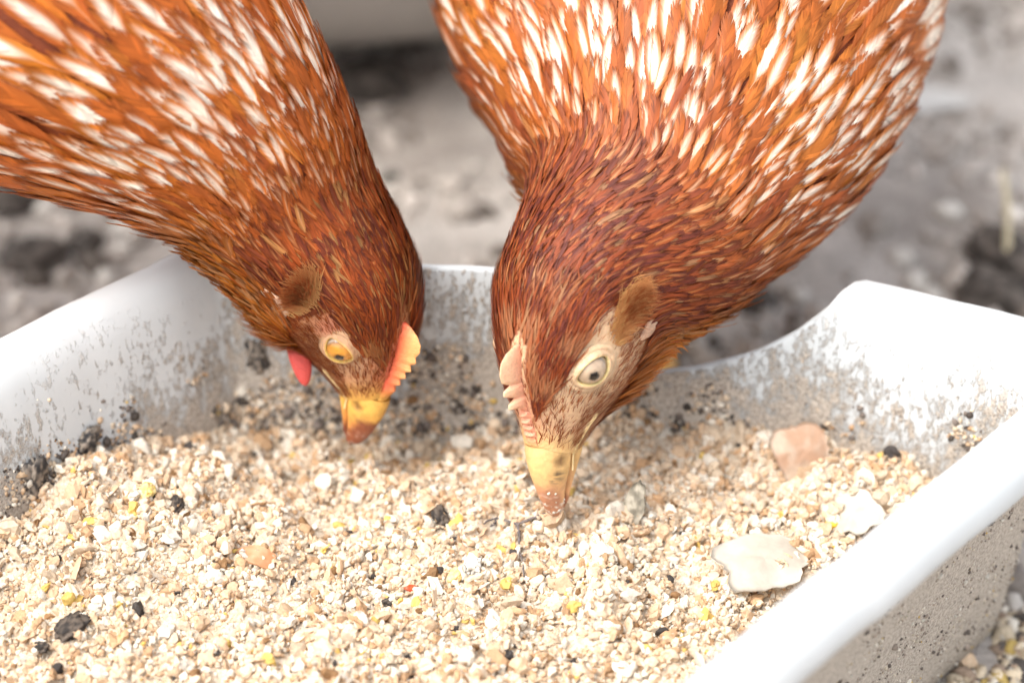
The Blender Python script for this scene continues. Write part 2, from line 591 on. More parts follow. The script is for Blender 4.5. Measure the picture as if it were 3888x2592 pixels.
# loose grains on the surface: coarse cracked grain and fine crumble between it
def scatter(N, med, sig, lo_, hi_, seed, base, st):
    gxy = np.column_stack([rng.uniform(fx[0], fx[-1], N), rng.uniform(fy[0], fy[-1], N)])
    gd, gi = inner_dist(gxy[:, 0], gxy[:, 1])
    gp = np.column_stack([gxy, feed_h(gxy[:, 0], gxy[:, 1])])
    k = (gd > 0.0108) & in_view(gp, 330)
    gp = gp[k]
    clump = fbm(np.column_stack([gp[:, :2] * 130, np.zeros(len(gp))]), 51, 3)
    gs = np.clip(rng.lognormal(math.log(med), sig, len(gp)) * (.55 + .9 * clump), lo_, hi_)
    gp[:, 2] += gs * rng.uniform(-.5, .7, len(gp)) + (clump - .5) * .003
    return lumps(gp, gs, grain_cols(len(gp)), seed, base=base, stretch=st)
parts_ = [scatter(30000, .00074, .40, .0003, .0016, 3, (ICO2, ICO2F), (.5, 1.45)), scatter(85000, .00042, .4, .0002, .0009, 5, (ICO1, ICO1F), (.5, 1.5)), scatter(11000, .00085, .4, .0003, .0018, 7, (ICO2, ICO2F), (.16, 1.8))]
gv = np.concatenate([q[0] for q in parts_]); gcc = np.concatenate([q[2] for q in parts_])
n0_, n1_ = len(parts_[0][0]), len(parts_[1][0])
gf = np.concatenate([parts_[0][1], parts_[1][1] + n0_, parts_[2][1] + n0_ + n1_])
print("grain tris", len(gf))
grains = obj("loose_grain", mesh_np("loose_grain", gv, gf, gcc, smooth=False), M_grain, feed)
grains["kind"] = "stuff"
# crumbs and caked feed stuck to the inner wall
N = 44000
wi = rng.integers(0, NP, N)
wz = .028 + rng.beta(1.0, 2.6, N) * .045
wpos = np.zeros((N, 3)); wn = np.zeros((N, 3))
off = np.interp(wz, PR[:10, 1], PR[:10, 0])
wpos[:, :2] = PATH[wi] + PNORM[wi] * (off + wob[wi])[:, None] + tang[wi] * rng.uniform(-.0012, .0012, (N, 1))
wpos[:, 2] = wz
dens = fbm(wpos * 60, 41, 4) + fbm(wpos * 300, 45, 2) * .25
pw = pix(wpos)
lim = .62 + (wz - .03) * 7.0 - .12 * np.exp(-((pw[:, 0] - 2950) / 330) ** 2) - .10 * np.exp(-((pw[:, 0] - 500) / 300) ** 2) * (pw[:, 0] < 900) - .07 * (pw[:, 0] > 900) * (pw[:, 0] < 2500)
k = (dens > lim) & in_view(wpos, 200) & (wz < wallH[wi] - .002)
wpos = wpos[k]
ws = np.clip(rng.lognormal(math.log(.00034), .55, len(wpos)), .00014, .0016)
wc = grain_cols(len(wpos))
dk = rng.random(len(wpos)) < .42
wc[dk] = np.array([.16, .13, .11]) * rng.uniform(.4, 1.6, (dk.sum(), 1))
print("wall crumbs", len(wpos))
sv, sf, scc = lumps(wpos, ws, wc, 9, base=(ICO1, ICO1F))
caked = obj("caked_crumbs", mesh_np("caked_crumbs", sv, sf, scc), M_grain, feed)
caked["kind"] = "stuff"

# ------------------------------------------------------------------ hens
def cubic(xs, ys, x):
    """Catmull-Rom style cubic through the station values"""
    xs, ys = np.asarray(xs, float), np.asarray(ys, float)
    if ys.ndim == 1: ys = ys[:, None]; flat = True
    else: flat = False
    m = np.gradient(ys, xs, axis=0)
    i = np.clip(np.searchsorted(xs, x) - 1, 0, len(xs) - 2)
    h = (xs[i + 1] - xs[i])[:, None]
    t = ((x - xs[i])[:, None]) / h
    r = (2 * t**3 - 3 * t**2 + 1) * ys[i] + (t**3 - 2 * t**2 + t) * h * m[i] + (-2 * t**3 + 3 * t**2) * ys[i + 1] + (t**3 - t**2) * h * m[i + 1]
    return r[:, 0] if flat else r

class Loft:
    """the bird's body as one tube from the beak base (s=0) to the tail; th=0 is the back, +-pi the belly"""
    def __init__(self, st, n=700):
        cen = np.array([q[0] for q in st])
        par = np.array([q[1:] for q in st], float)            # a_dorsal, a_ventral, b, roll (deg)
        ch = np.concatenate([[0], np.cumsum(np.linalg.norm(np.diff(cen, axis=0), axis=1))])
        u = np.linspace(0, ch[-1], n)
        C = cubic(ch, cen, u); Q = cubic(ch, par, u)
        for _ in range(12):
            C[1:-1] = .25 * C[:-2] + .5 * C[1:-1] + .25 * C[2:]
            Q[1:-1] = .25 * Q[:-2] + .5 * Q[1:-1] + .25 * Q[2:]
        self.s = np.concatenate([[0], np.cumsum(np.linalg.norm(np.diff(C, axis=0), axis=1))])
        self.C = C
        T = nrm(np.gradient(C, axis=0))
        for _ in range(30):
            T[1:-1] = nrm(.25 * T[:-2] + .5 * T[1:-1] + .25 * T[2:])
        e1 = nrm(np.cross(np.broadcast_to(cT, T.shape) * -1.0, T))
        e1 = np.where((np.sum(e1 * cR, 1) < 0)[:, None] & (np.sum(e1 * e1[:1], 1) < 0)[:, None], -e1, e1)
        e2 = nrm(np.cross(e1, T))
        e2 = np.where((np.sum(e2 * cT, 1) < 0)[:, None], -e2, e2)
        ph = np.radians(Q[:, 3])[:, None]
        self.d = -np.sin(ph) * e1 + np.cos(ph) * e2
        self.l = np.cos(ph) * e1 + np.sin(ph) * e2
        self.T = T
        self.ad, self.av, self.b = np.maximum(Q[:, 0], .0008), np.maximum(Q[:, 1], .0008), np.maximum(Q[:, 2], .0008)
        self.L = self.s[-1]
    def ev(self, s, th):
        s = np.clip(s, 0, self.L)
        f = np.interp(s, self.s, np.arange(len(self.s)))
        i = np.clip(f.astype(int), 0, len(self.s) - 2); t = (f - i)
        def g(A):
            tt = t[..., None] if A.ndim == 2 else t
            return A[i] * (1 - tt) + A[i + 1] * tt
        c, sn = np.cos(th), np.sin(th)
        w = sstep(-.5, .5, c)
        a = g(self.ad) * w + g(self.av) * (1 - w)
        return g(self.C) + (a * c)[..., None] * g(self.d) + (g(self.b) * sn)[..., None] * g(self.l)
    def frame(self, s, th):
        ds, dt = .0006, .012
        P = self.ev(s, th)
        s1 = np.clip(s, ds, self.L - ds)
        Su = (self.ev(s1 + ds, th) - self.ev(s1 - ds, th)) / (2 * ds)
        St = (self.ev(s, th + dt) - self.ev(s, th - dt)) / (2 * dt)
        n = nrm(np.cross(Su, St))
        f = np.interp(np.clip(s, 0, self.L), self.s, np.arange(len(self.s)))
        i = np.clip(f.astype(int), 0, len(self.s) - 1)
        flip = np.sum(n * (P - self.C[i]), -1) < 0
        n = np.where(flip[..., None], -n, n)
        return P, Su, St, n

def feather_template(nb, seed, ragged=.16, sharp=1.0):
    """one feather in (v along, lat across, height): barbs either side of the shaft, each a tapering strip"""
    r = np.random.default_rng(seed)
    V, F, B = [], [], []
    cols = [0.0, .34, .68, 1.0]
    for side in (-1, 1):
        for j in range(nb):
            v0 = .04 + .92 * j / nb
            v0 += r.normal() * .1 / nb
            prof = (math.sin(math.pi * min(1, (v0 + .06)) ** (1.15)) ** .62) if v0 < .93 else .45
            prof = max(.22, prof) * (1 - ragged * r.random())
            if r.random() < .06: prof *= .8
            sweep = .17 * sharp
            wd = 1.9 / nb
            jit = 1 + r.normal() * .16
            st = len(V)
            zz = r.normal() * .02
            for c in cols:
                vv = v0 + sweep * c ** 1.2
                hw = wd * (1 - .40 * c ** 2) * .55
                lat = side * prof * c * (1 - .18 * c * max(0, v0 - .6))
                z = -.16 * (prof * c) ** 2 + zz * c
                V += [(min(vv - hw, 1.04), lat, z), (min(vv + hw, 1.06), lat, z)]
                B += [jit, jit]
            for q in range(3):
                a = st + 2 * q
                F.append((a, a + 1, a + 3, a + 2) if side > 0 else (a, a + 2, a + 3, a + 1))
    # shaft
    st = len(V)
    for v in (0, .35, .7, 1.0):
        w = .05 * (1 - .8 * v)
        V += [(v, -w, .045), (v, w, .045)]; B += [1.1, 1.1]
    for q in range(3):
        a = st + 2 * q
        F.append((a, a + 1, a + 3, a + 2))
    return np.array(V), np.array(F), np.array(B)

def strand_template(k=4):
    V, F = [], []
    for i in range(k + 1):
        v = i / k
        w = (1 - v) ** .7 * (.55 + .45 * min(1, v * 4))
        w = max(w, .04)
        V += [(v, -w, 0), (v, w, 0)]
    for i in range(k):
        a = 2 * i
        F.append((a, a + 1, a + 3, a + 2))
    return np.array(V), np.array(F), np.ones(len(V))

TPL_BIG = [feather_template(30, 100 + k, .10) for k in range(6)]
TPL_MID = [feather_template(16, 200 + k, .16) for k in range(5)]
TPL_SML = [feather_template(6, 300 + k, .3, 1.5) for k in range(4)]
TPL_STR = [strand_template(4)]

RUST = np.array([.42, .105, .017]); DEEP = np.array([.24, .048, .012]); TAN = np.array([.44, .20, .075]); CREAM = np.array([.80, .74, .63])
ORNG = np.array([.56, .185, .024]); BROWN = np.array([.24, .066, .020]); MAROON = np.array([.120, .024, .012])

def grow(loft, s, th, L, W, lift, dev, tpl, base, edge, streak, off=0.0002, scol=None, swid=None, K=7, gravity=0.0, roll=None):
    """feathers rooted at (s, th), lying tailwards on the body and following its surface"""
    n = len(s)
    P = np.zeros((n, K, 3)); Tn = np.zeros((n, K, 3)); Nn = np.zeros((n, K, 3))
    cs, ct = s.copy(), th.copy()
    ds = L / (K - 1)
    for k in range(K):
        p, Su, St, nn_ = loft.frame(cs, ct)
        v = k / (K - 1)
        over = np.maximum(0, cs - loft.L + .001)
        P[:, k] = p + nn_ * (off + lift * v ** 1.15)[:, None] + nrm(Su) * over[:, None]
        t = nrm(nrm(Su) * np.cos(dev)[:, None] + nrm(St) * np.sin(dev)[:, None])
        Tn[:, k] = t; Nn[:, k] = nn_
        cs = cs + ds * np.cos(dev) / np.maximum(np.linalg.norm(Su, axis=1), .3)
        ct = ct + ds * np.sin(dev) / np.maximum(np.linalg.norm(St, axis=1), .003)
    Sd = nrm(np.cross(Nn, Tn))
    if roll is not None:
        c, q = np.cos(roll)[:, None, None], np.sin(roll)[:, None, None]
        Sd, Nn = Sd * c + Nn * q, Nn * c - Sd * q
    tv_, tf_, tb_ = tpl
    fi = np.clip(tv_[:, 0], 0, .9999) * (K - 1)
    i = fi.astype(int); t = (fi - i)[None, :, None]
    g = lambda A: A[:, i] * (1 - t) + A[:, i + 1] * t
    extra = np.maximum(tv_[:, 0] - .9999, 0)[None, :, None] * L[:, None, None]
    X = g(P) + g(Tn) * extra + g(Sd) * (tv_[None, :, 1:2] * W[:, None, None]) + g(Nn) * (tv_[None, :, 2:3] * W[:, None, None])
    v, la = tv_[None, :, 0], np.abs(tv_[None, :, 1])
    # colour of the vane: paler tawny towards the edge, white lanceolate streak on the shaft
    e = sstep(.45, 1.0, la) * .8
    c = base[:, None, :] * (1 - e[..., None]) + edge[:, None, :] * e[..., None]
    tipd = sstep(.86, 1.0, v)[..., None]
    c = c * (1 - .3 * tipd)
    wv = np.sin(np.pi * np.clip((v - .30) / .68, 0, 1)) ** .9 * (.60 if swid is None else swid[:, None])
    sc_ = CREAM if scol is None else scol[:, None, :]
    m = sstep(-.06, .40, wv - la) * (wv > .02) * streak[:, None] * (.55 + .45 * sstep(.3, .6, v))
    halo = sstep(-.25, .1, wv - la) * streak[:, None] * (1 - m) * .75
    c = c * (1 - halo[..., None]) + ORNG * halo[..., None]
    c = c * (1 - m[..., None]) + sc_ * m[..., None]
    c = c * tb_[None, :, None]
    return X, c

def sample(loft, n, s0, s1, dens):
    """points on the tube, spread by area times dens(s, th)"""
    S = rng.uniform(s0, s1, n * 6); TH = rng.uniform(-np.pi, np.pi, n * 6)
    P, Su, St, nn_ = loft.frame(S, TH)
    w = np.linalg.norm(np.cross(Su, St), axis=1) * dens(S, TH)
    if w.max() <= 0: return np.zeros(0), np.zeros(0)
    p = w / w.sum()
    i = rng.choice(len(S), size=min(n, (p > 0).sum()), replace=False, p=p)
    return S[i], TH[i]

def area(loft, s0, s1, dens=None):
    S, TH = np.meshgrid(np.linspace(s0, s1, 60), np.linspace(-np.pi, np.pi, 60, endpoint=False), indexing='ij')
    P, Su, St, _ = loft.frame(S.ravel(), TH.ravel())
    w = np.linalg.norm(np.cross(Su, St), axis=1)
    if dens is not None: w = w * dens(S.ravel(), TH.ravel())
    return w.mean() * (s1 - s0) * 2 * np.pi

class Bag:
    def __init__(self): self.v, self.f, self.c, self.n = [], [], [], 0
    def add(self, X, c, tf_):
        n, m = X.shape[:2]
        self.v.append(X.reshape(-1, 3)); self.c.append(c.reshape(-1, 3))
        f = tf_[None] + (np.arange(n) * m)[:, None, None] + self.n
        self.f.append(f.reshape(-1, 4)); self.n += n * m
    def mesh(self, name):
        return mesh_np(name, np.concatenate(self.v), np.concatenate(self.f), np.concatenate(self.c))

def tube(pts, rad, nseg=10, cap=True):
    pts = np.asarray(pts, float); rad = np.asarray(rad, float)
    T = nrm(np.gradient(pts, axis=0))
    ref = np.array([0.31, 0.52, 0.79])
    a = nrm(np.cross(T, ref)); b = np.cross(T, a)
    ang = np.linspace(0, 2 * np.pi, nseg, endpoint=False)
    V = pts[:, None] + rad[:, None, None] * (np.cos(ang)[None, :, None] * a[:, None] + np.sin(ang)[None, :, None] * b[:, None])
    F = [grid_faces(len(pts), nseg, wrap_m=True)]
    V = V.reshape(-1, 3)
    if cap:
        V = np.vstack([V, pts[0], pts[-1]]); n = len(V)
        k = np.arange(nseg); k1 = (k + 1) % nseg
        F.append(np.stack([k1, k, np.full(nseg, n - 2)], 1))
        o = (len(pts) - 1) * nseg
        F.append(np.stack([o + k, o + k1, np.full(nseg, n - 1)], 1))
    return V, F

def join(parts):
    V, q3, q4, n = [], [], [], 0
    for v, fs in parts:
        V.append(v)
        for f in (fs if isinstance(fs, list) else [fs]):
            f = np.asarray(f)
            (q3 if f.shape[1] == 3 else q4).append(f + n)
        n += len(v)
    return np.concatenate(V), [np.concatenate(x) for x in (q4, q3) if x]

def spl(xs, ys, x):
    return cubic(np.array(xs, float), np.array(ys, float), np.atleast_1d(np.asarray(x, float)))

def make_hen(cfg):
    lo = Loft(cfg['st'])
    side = cfg['side']                       # which side of the face looks at the camera (+1: +l)
    root = empty("hen", (*lo.C[-1][:2], 0) if False else (cfg['foot'][0], cfg['foot'][1], GZ0))
    tag(root, cfg['label'], "hen", "hens eating from the trough")
    SE = cfg['s_eye']
    deg = np.degrees
    # ---------- regions of the head
    def crown_edge(s): return np.interp(s, [0.0, .0035, .006, .012, SE - .003, SE + .003, SE + .011, SE + .018], [-5, -5, 14, 34, 49, 54, 50, 180])
    def throat_edge(s): return np.interp(s, [0, .006, .012, SE, SE + .009, SE + .018], [190, 150, 118, 108, 98, 50])
    def bare(s, th):
        p = np.abs(deg((th + np.pi) % (2 * np.pi) - np.pi))
        return ((p > crown_edge(s)) & (p < throat_edge(s)) & (s < SE + .018)) | (p < np.interp(s, [0, .012, cfg['comb_end'], cfg['comb_end'] + .003], [20, 14, 8, -1]))
    # ---------- the body, one continuous skin
    ns, nt_ = 420, 96
    ss = lo.L * np.linspace(0, 1, ns) ** 1.6
    S, TH = np.meshgrid(ss, np.linspace(-np.pi, np.pi, nt_, endpoint=False), indexing='ij')
    V, Su, St, Nn = lo.frame(S.ravel(), TH.ravel())
    sf_, tf2 = S.ravel(), TH.ravel()
    p_ = np.abs(deg(tf2))
    # eye socket hollow and brow
    de = np.hypot((sf_ - SE) / .0062, (p_ - cfg['eye_th']) / 20.0)
    V = V - Nn * (np.exp(-de ** 2) * .0006)[:, None]
    br = bare(sf_, tf2)
    nz = fbm(V * 500, 61, 3)[:, None]
    skin = np.array(cfg['skin']) * (.86 + .3 * nz)
    red = np.exp(-(p_ / 26) ** 2) * (1 - sstep(.010, .02, sf_)) * cfg['red']
    red = np.maximum(red, cfg['red2'] * np.exp(-((sf_ - SE - .007) / .004) ** 2 - ((p_ - 62) / 16) ** 2))
    skin = skin * (1 - red[:, None]) + np.array([.62, .13, .075]) * red[:, None]
    pale = np.exp(-((sf_ - SE) / .010) ** 2 - ((p_ - cfg['eye_th']) / 30) ** 2)[:, None] * cfg['pale']
    skin = skin * (1 - pale) + np.array([.72, .55, .36]) * pale
    bw = (1 - sstep(.0, .0075, sf_ + .002 * (nz[:, 0] - .5)))[:, None] * .85
    skin = skin * (1 - bw) + np.array(cfg['beakcol'][0]) * bw
    under = DEEP * .8 * (.7 + .6 * nz)
    col = np.where(br[:, None], skin, under)
    fcs = [grid_faces(ns, nt_, wrap_m=True)]
    V = np.vstack([V, lo.C[0], lo.C[-1]]); col = np.vstack([col, skin[0], under[-1]])
    kk = np.arange(nt_); k1 = (kk + 1) % nt_
    fcs.append(np.stack([k1, kk, np.full(nt_, ns * nt_)], 1)); o = (ns - 1) * nt_
    fcs.append(np.stack([o + kk, o + k1, np.full(nt_, ns * nt_ + 1)], 1))
    obj("body", mesh_np("body", V, fcs, col), M_skin, root)

    # ---------- plumage
    bag = Bag()
    singles = []
    shift = cfg['shift']                     # how far the long feathers start from the head
    Lf = lambda s: np.interp(s - shift, [0, .015, .03, .05, .07, .10, .13, .17, .3], [.0042, .0058, .0090, .0130, .0190, .0310, .0420, .048, .052])
    Wf = lambda s: np.interp(s - shift, [0, .015, .03, .05, .07, .10, .13, .17, .3], [.00030, .00036, .00055, .00105, .0019, .0034, .0049, .0064, .008])
    def dens(s, th):
        k = 1.0 / (Lf(s) * Wf(s))
        p = np.abs(deg((th + np.pi) % (2 * np.pi) - np.pi))
        k = k * (~bare(s, th))
        k = k * np.where((p < np.interp(s, [0, .012, cfg['comb_end'], cfg['comb_end'] + .003], [20, 14, 8, 0])), 0.0, 1.0)
        ed = np.hypot((s - SE) / .0050, (p - cfg['eye_th']) / 15)
        return k * (ed > 1)
    bands = [(.002, .028 + shift, TPL_STR, 5.6, 1.0), (.022 + shift, .052 + shift, TPL_SML, 5.2, 1.0), (.046 + shift, .085 + shift, TPL_MID, 4.6, 1.0), (.078 + shift, min(.21, lo.L - .01), TPL_BIG, 3.8, 1.0), (.20, lo.L - .003, TPL_MID, 3.2, 1.0)]
    for bi, (s0, s1, tpls, cov, _) in enumerate(bands):
        if s1 <= s0: continue
        n = int(area(lo, s0, s1, lambda s, t: dens(s, t)) * cov / 1.0)
        n = min(n, 16000)
        s, th = sample(lo, n, s0, s1, dens)
        # whole feathers of the hidden far side are thinned out
        ti = rng.integers(0, len(tpls), len(s))
        for q, tp in enumerate(tpls):
            m = ti == q
            if not m.any(): continue
            a, b = s[m], th[m]
            nq = len(a)
            p = np.abs(deg((b + np.pi) % (2 * np.pi) - np.pi))
            pos, Su_, St_, nn2 = lo.frame(a, b)
            L = Lf(a) * rng.uniform(.8, 1.2, nq); W = Wf(a) * rng.uniform(.8, 1.2, nq)
            r = rng.random((nq, 1)); r2 = rng.random(nq)
            lown = fbm(pos * 90, 71, 2)[:, None]
            x = (a - shift)
            headw = (1 - sstep(.035, .075, x))[:, None]
            # base colours
            rr_ = np.clip(.55 * r + .55 * (lown - .2) / .6 - .06, 0, 1)
            base = np.where(rr_ < .5, DEEP * 1.25 * (1 - 2 * rr_) + RUST * 2 * rr_, RUST * (2 - 2 * rr_) + ORNG * .95 * (2 * rr_ - 1))
            base = base * rng.uniform(.85, 1.15, (nq, 1))
            hb = np.where(r < .42, MAROON * 1.25, np.where(r < .93, DEEP * 1.2, TAN * .75))
            hb = hb * (.6 + .8 * lown)
            if bi == 0:
                tanp = sstep(.52, .66, fbm(pos * np.array([230, 230, 230]), 77, 2))[:, None] * cfg['tanp']
                hb = hb * (1 - tanp) + TAN * 1.25 * tanp
            base = base * (1 - headw) + hb * headw
            base = base * np.array(cfg['tint'])
            edge = base * .55 + np.where(rng.random((nq, 1)) < .5, RUST, BROWN) * .45
            throat = sstep(cfg['thr'][0], cfg['thr'][1], p) * (1 - sstep(.045, .070, x)) * sstep(.006, .016, a); throat = throat[:, None]
            tc = np.where(r < .4, TAN * 1.2, np.where(r < .85, ORNG * .95, RUST))
            base = base * (1 - throat) + tc * throat; edge = edge * (1 - throat) + tc * throat
            # how much white: grows from the neck to the cape, none on breast and rump
            cape = sstep(cfg['streak0'], cfg['streak1'], x) * (1 - sstep(cfg['cape_p0'], cfg['cape_p1'], p + (lown[:, 0] - .5) * 40)) * (1 - sstep(cfg['cape_end'], cfg['cape_end'] + .03, x))
            st_ = np.where(r2 < .34 + .32 * cape, .45 + .55 * cape, 0) * rng.uniform(.75, 1.0, nq)
            st_ = st_ * sstep(.012, .03, x) * (1 - .9 * throat[:, 0]) * np.where(p > cfg['cape_p1'], .15, 1)
            scol = TAN * 1.35 * (1 - cape[:, None]) + CREAM * cape[:, None]
            swid = (.42 + .24 * cape) * rng.uniform(.7, 1.25, nq)
            lift = L * np.where(bi == 0, .16, .085) * rng.uniform(.6, 1.5, nq) * (1 + throat[:, 0] * 1.6)
            flare = np.where(np.sin(b) > 0, cfg['flare'][0], cfg['flare'][1]) * np.sin(b) * sstep(.06, .11, x)
            dv = flare + rng.normal(0, .10 if bi > 1 else .16, nq) + throat[:, 0] * rng.normal(0, .25, nq)
            # flow on the face: crown feathers sweep outwards over the brow
            if bi == 0:
                dv = dv + np.sign(np.sin(b)) * .30 * np.exp(-(a / .02) ** 2)
            rl = rng.normal(0, .12, nq)
            X, c = grow(lo, a, b, L, W, lift, dv, tp, base, edge, st_, off=.0001 + (rng.random(nq) * .0004), roll=rl, scol=scol, swid=swid)
            if bi in (2, 3):
                pm = pix(X.mean(1))
                facing = np.sum(nn2 * nrm(CAM - pos), 1) > .25
                vis = (pm[:, 0] > 20) & (pm[:, 0] < W0 - 20) & (pm[:, 1] > 20) & facing
                score = np.where(vis, L * W, 0)
            else:
                score = np.zeros(nq)
            singles.append((score, X, c, tp[1]))
    allsc = np.concatenate([q[0] for q in singles])
    cut = np.sort(allsc)[-290] if (allsc > 0).sum() > 290 else 1e-12
    for score, X, c, tf_ in singles:
        top = score >= max(cut, 1e-12)
        if (~top).any(): bag.add(X[~top], c[~top], tf_)
        for j in np.nonzero(top)[0]:
            obj("feather", mesh_np("feather", X[j], tf_, c[j]), M_feather, root)

    # ---------- bristles on the bare face and chin
    def fdens(s, th):
        p = np.abs(deg((th + np.pi) % (2 * np.pi) - np.pi))
        k = bare(s, th) * np.where(p > cfg['eye_th'] + 14, 1.0, .18) * np.interp(s, [0, .004, .012], [.25, .45, 1])
        ed = np.hypot((s - SE) / .0052, (p - cfg['eye_th']) / 20)
        return k * (ed > 1)
    s, th = sample(lo, cfg['bristles'], .0008, SE + .018, fdens)
    nq = len(s)
    r = rng.random((nq, 1))
    bc = np.where(r < .5, DEEP, np.where(r < .65, MAROON, np.where(r < .85, RUST * .8, TAN)))
    X, c = grow(lo, s, th, rng.uniform(.0014, .0034, nq), rng.uniform(.00006, .00013, nq), rng.uniform(.0001, .0006, nq), rng.normal(0, .2, nq), TPL_STR[0], bc, bc, np.zeros(nq))
    bag.add(X, c, TPL_STR[0][1])
    # longer stiff bristles round the beak base and the front of the crown
    m_ = 50
    s = rng.uniform(.001, .009, m_); th = np.radians(rng.uniform(18, 60, m_)) * np.where(rng.random(m_) < .5, 1, -1)
    X, c = grow(lo, s, th, rng.uniform(.003, .0055, m_), np.full(m_, .00011), rng.uniform(.0005, .0020, m_), rng.normal(0, .28, m_), TPL_STR[0], np.tile(DEEP * .8, (m_, 1)), np.tile(DEEP * .8, (m_, 1)), np.zeros(m_))
    bag.add(X, c, TPL_STR[0][1])
    # ---------- ear tufts: a fuzzy flap behind each eye
    for sg in (side, -side):
        m_ = 1500
        es, et = cfg['ear']
        q = rng.normal(size=(m_, 2)) * .42
        s = es + np.clip(q[:, 0], -1, 1) * cfg['ear_sz'][0]
        th = sg * np.radians(et + np.clip(q[:, 1], -1, 1) * cfg['ear_sz'][1] - 8 * np.clip(q[:, 0], -1, 1))
        r = rng.random((m_, 1))
        bc = np.where(r < .5, BROWN * 1.2 * cfg['tuft'], np.where(r < .85, TAN * .9, DEEP))
        rimw = sstep(.35, .75, np.hypot(q[:, 0], q[:, 1]))[:, None] * .7
        bc = bc * (1 - rimw) + TAN * 1.25 * rimw
        hump = np.exp(-(q ** 2).sum(1) * 1.2) * (cfg['tuft'] if sg == side else .25)
        X, c = grow(lo, s, th, rng.uniform(.003, .0052, m_), np.full(m_, .00020), +.0010 + .0036 * hump * rng.uniform(.7, 1.2, m_), rng.normal(0, .3, m_), TPL_STR[0], bc, np.minimum(bc * 1.5, .5), np.zeros(m_), off=.0002 + .0022 * hump)
        bag.add(X, c, TPL_STR[0][1])
    pl = obj("plumage", bag.mesh("plumage"), M_feather, root)
    pl["kind"] = "stuff"
    print("plumage tris", sum(len(f) for f in bag.f) * 2)

    # ---------- eyes
    for sg in (side, -side):
        s_, t_ = np.array([SE]), np.array([sg * np.radians(cfg['eye_th'])])
        P, Su, St, N_ = lo.frame(s_, t_)
        P, N_ = P[0], N_[0]
        f_ = -nrm(Su[0]); sd_ = nrm(np.cross(N_, f_))
        R = cfg['eye_r']
        v = ICO4 * R
        gz = nrm(N_ + f_ * .22)                              # looks a little ahead
        ang = np.degrees(np.arccos(np.clip((v / R) @ np.array([0, 0, 1.0]), -1, 1)))
        rr = rng.random(len(v))
        iris = np.array(cfg['iris'])
        rad_n = vnoise(ICO4 * 14, 5)[:, None]
        c = np.where((ang < 15)[:, None], np.array([.004, .004, .005]), iris * (.75 + .5 * rad_n) * np.interp(ang, [15, 22, 50, 62], [.55, 1.05, .85, .3])[:, None])
        c = np.where((ang > 62)[:, None], np.array([.30, .22, .15]), c)
        zx = nrm(np.cross(gz, sd_)); zy = np.cross(gz, zx)
        M3 = np.stack([zx, zy, gz], 1)
        cen_ = P - N_ * R * .48
        eye = obj("eye", mesh_np("eye", v @ M3.T + cen_, ICO4F, c), M_eye, root)
        # eyelids: one fleshy almond ring, wrinkled outwards into the face
        dors = -sg * nrm(St[0])
        tl_ = cfg['eye_tilt']
        ex = f_ * math.cos(tl_) + dors * math.sin(tl_); ey = -f_ * math.sin(tl_) + dors * math.cos(tl_)
        na, nr_ = 56, 13
        an = np.linspace(0, 2 * np.pi, na, endpoint=False)
        q = np.linspace(0, 1, nr_)
        ox = .92 * np.cos(an); oy = np.where(np.sin(an) > 0, .62, .76) * np.sin(an) * (1 - .14 * np.abs(np.cos(an)) ** 2)
        ux = 1.60 * np.cos(an); uy = np.where(np.sin(an) > 0, 1.25, 1.36) * np.sin(an)
        X_ = ox[:, None] * (1 - q) + ux[:, None] * q; Y_ = oy[:, None] * (1 - q) + uy[:, None] * q
        ho = -.48 + np.sqrt(np.maximum(1.0 - np.minimum(ox ** 2 + oy ** 2, .95), .03)) + .05
        wr = vnoise(np.stack([np.cos(an)[:, None] * 3 + 0 * q, np.sin(an)[:, None] * 3 + 0 * q, np.broadcast_to(q * 7, (na, nr_))], -1), 13)
        Hh = ho[:, None] * (1 - q) ** 1.3 - .16 * q ** 2 + .10 * np.sin(np.pi * np.minimum(q * 2.4, 1)) + .07 * np.sin(q * 17 + 4 * wr) * (q > .25) * (1 - q)
        Hh[:, 0] -= .12
        v_ = P + R * (X_[..., None] * ex + Y_[..., None] * ey + Hh[..., None] * N_)
        skn = np.array(cfg['skin']) * .7 + np.array([.72, .55, .36]) * .3
        wq = sstep(.04, .30, q)[None, :, None]
        lid = (np.array(cfg['lid']) * (1 - wq) + skn * wq) * (.70 + .5 * wr)[..., None]
        obj("eyelid", mesh_np("eyelid", v_, grid_faces(na, nr_, wrap_n=True), lid), M_skin, eye)

    # ---------- beak
    P0 = lo.C[0]; d0, l0 = lo.d[0], lo.l[0]
    tip = cfg['tip']
    f0 = nrm(tip - P0)
    d0 = nrm(d0 - f0 * np.dot(d0, f0)); l0 = nrm(l0 - f0 * np.dot(l0, f0) - d0 * np.dot(l0, d0))
    BL = np.linalg.norm(tip - P0)
    ad0, av0, b0 = lo.ad[0], lo.av[0], lo.b[0]
    def beak(upper):
        n, m = 44, 28
        t = np.linspace(-.14, 1.0, n)
        if upper:
            hw = spl([-.14, 0, .25, .5, .75, .92, 1.0], np.array([.96, .97, .84, .60, .42, .27, .05]) * b0, t)
            top = spl([-.14, 0, .2, .45, .7, .88, 1.0], np.array([.97, .98, .93, .78, .56, .28, -.10]) * ad0, t)
            bot = spl([-.14, 0, .3, .6, .85, 1.0], np.array([-.30, -.30, -.26, -.22, -.25, -.22]) * ad0, t)
            x = t * BL
        else:
            hw = spl([-.14, 0, .3, .6, .85, 1.0], np.array([.93, .94, .72, .47, .28, .04]) * b0, t)
            top = spl([-.14, 0, .3, .6, .85, 1.0], np.array([-.36, -.36, -.34, -.33, -.33, -.36]) * ad0, t)
            bot = spl([-.14, 0, .3, .6, .85, 1.0], np.array([-.94, -.95, -.80, -.60, -.46, -.36]) * av0, t)
            x = t * BL * .93
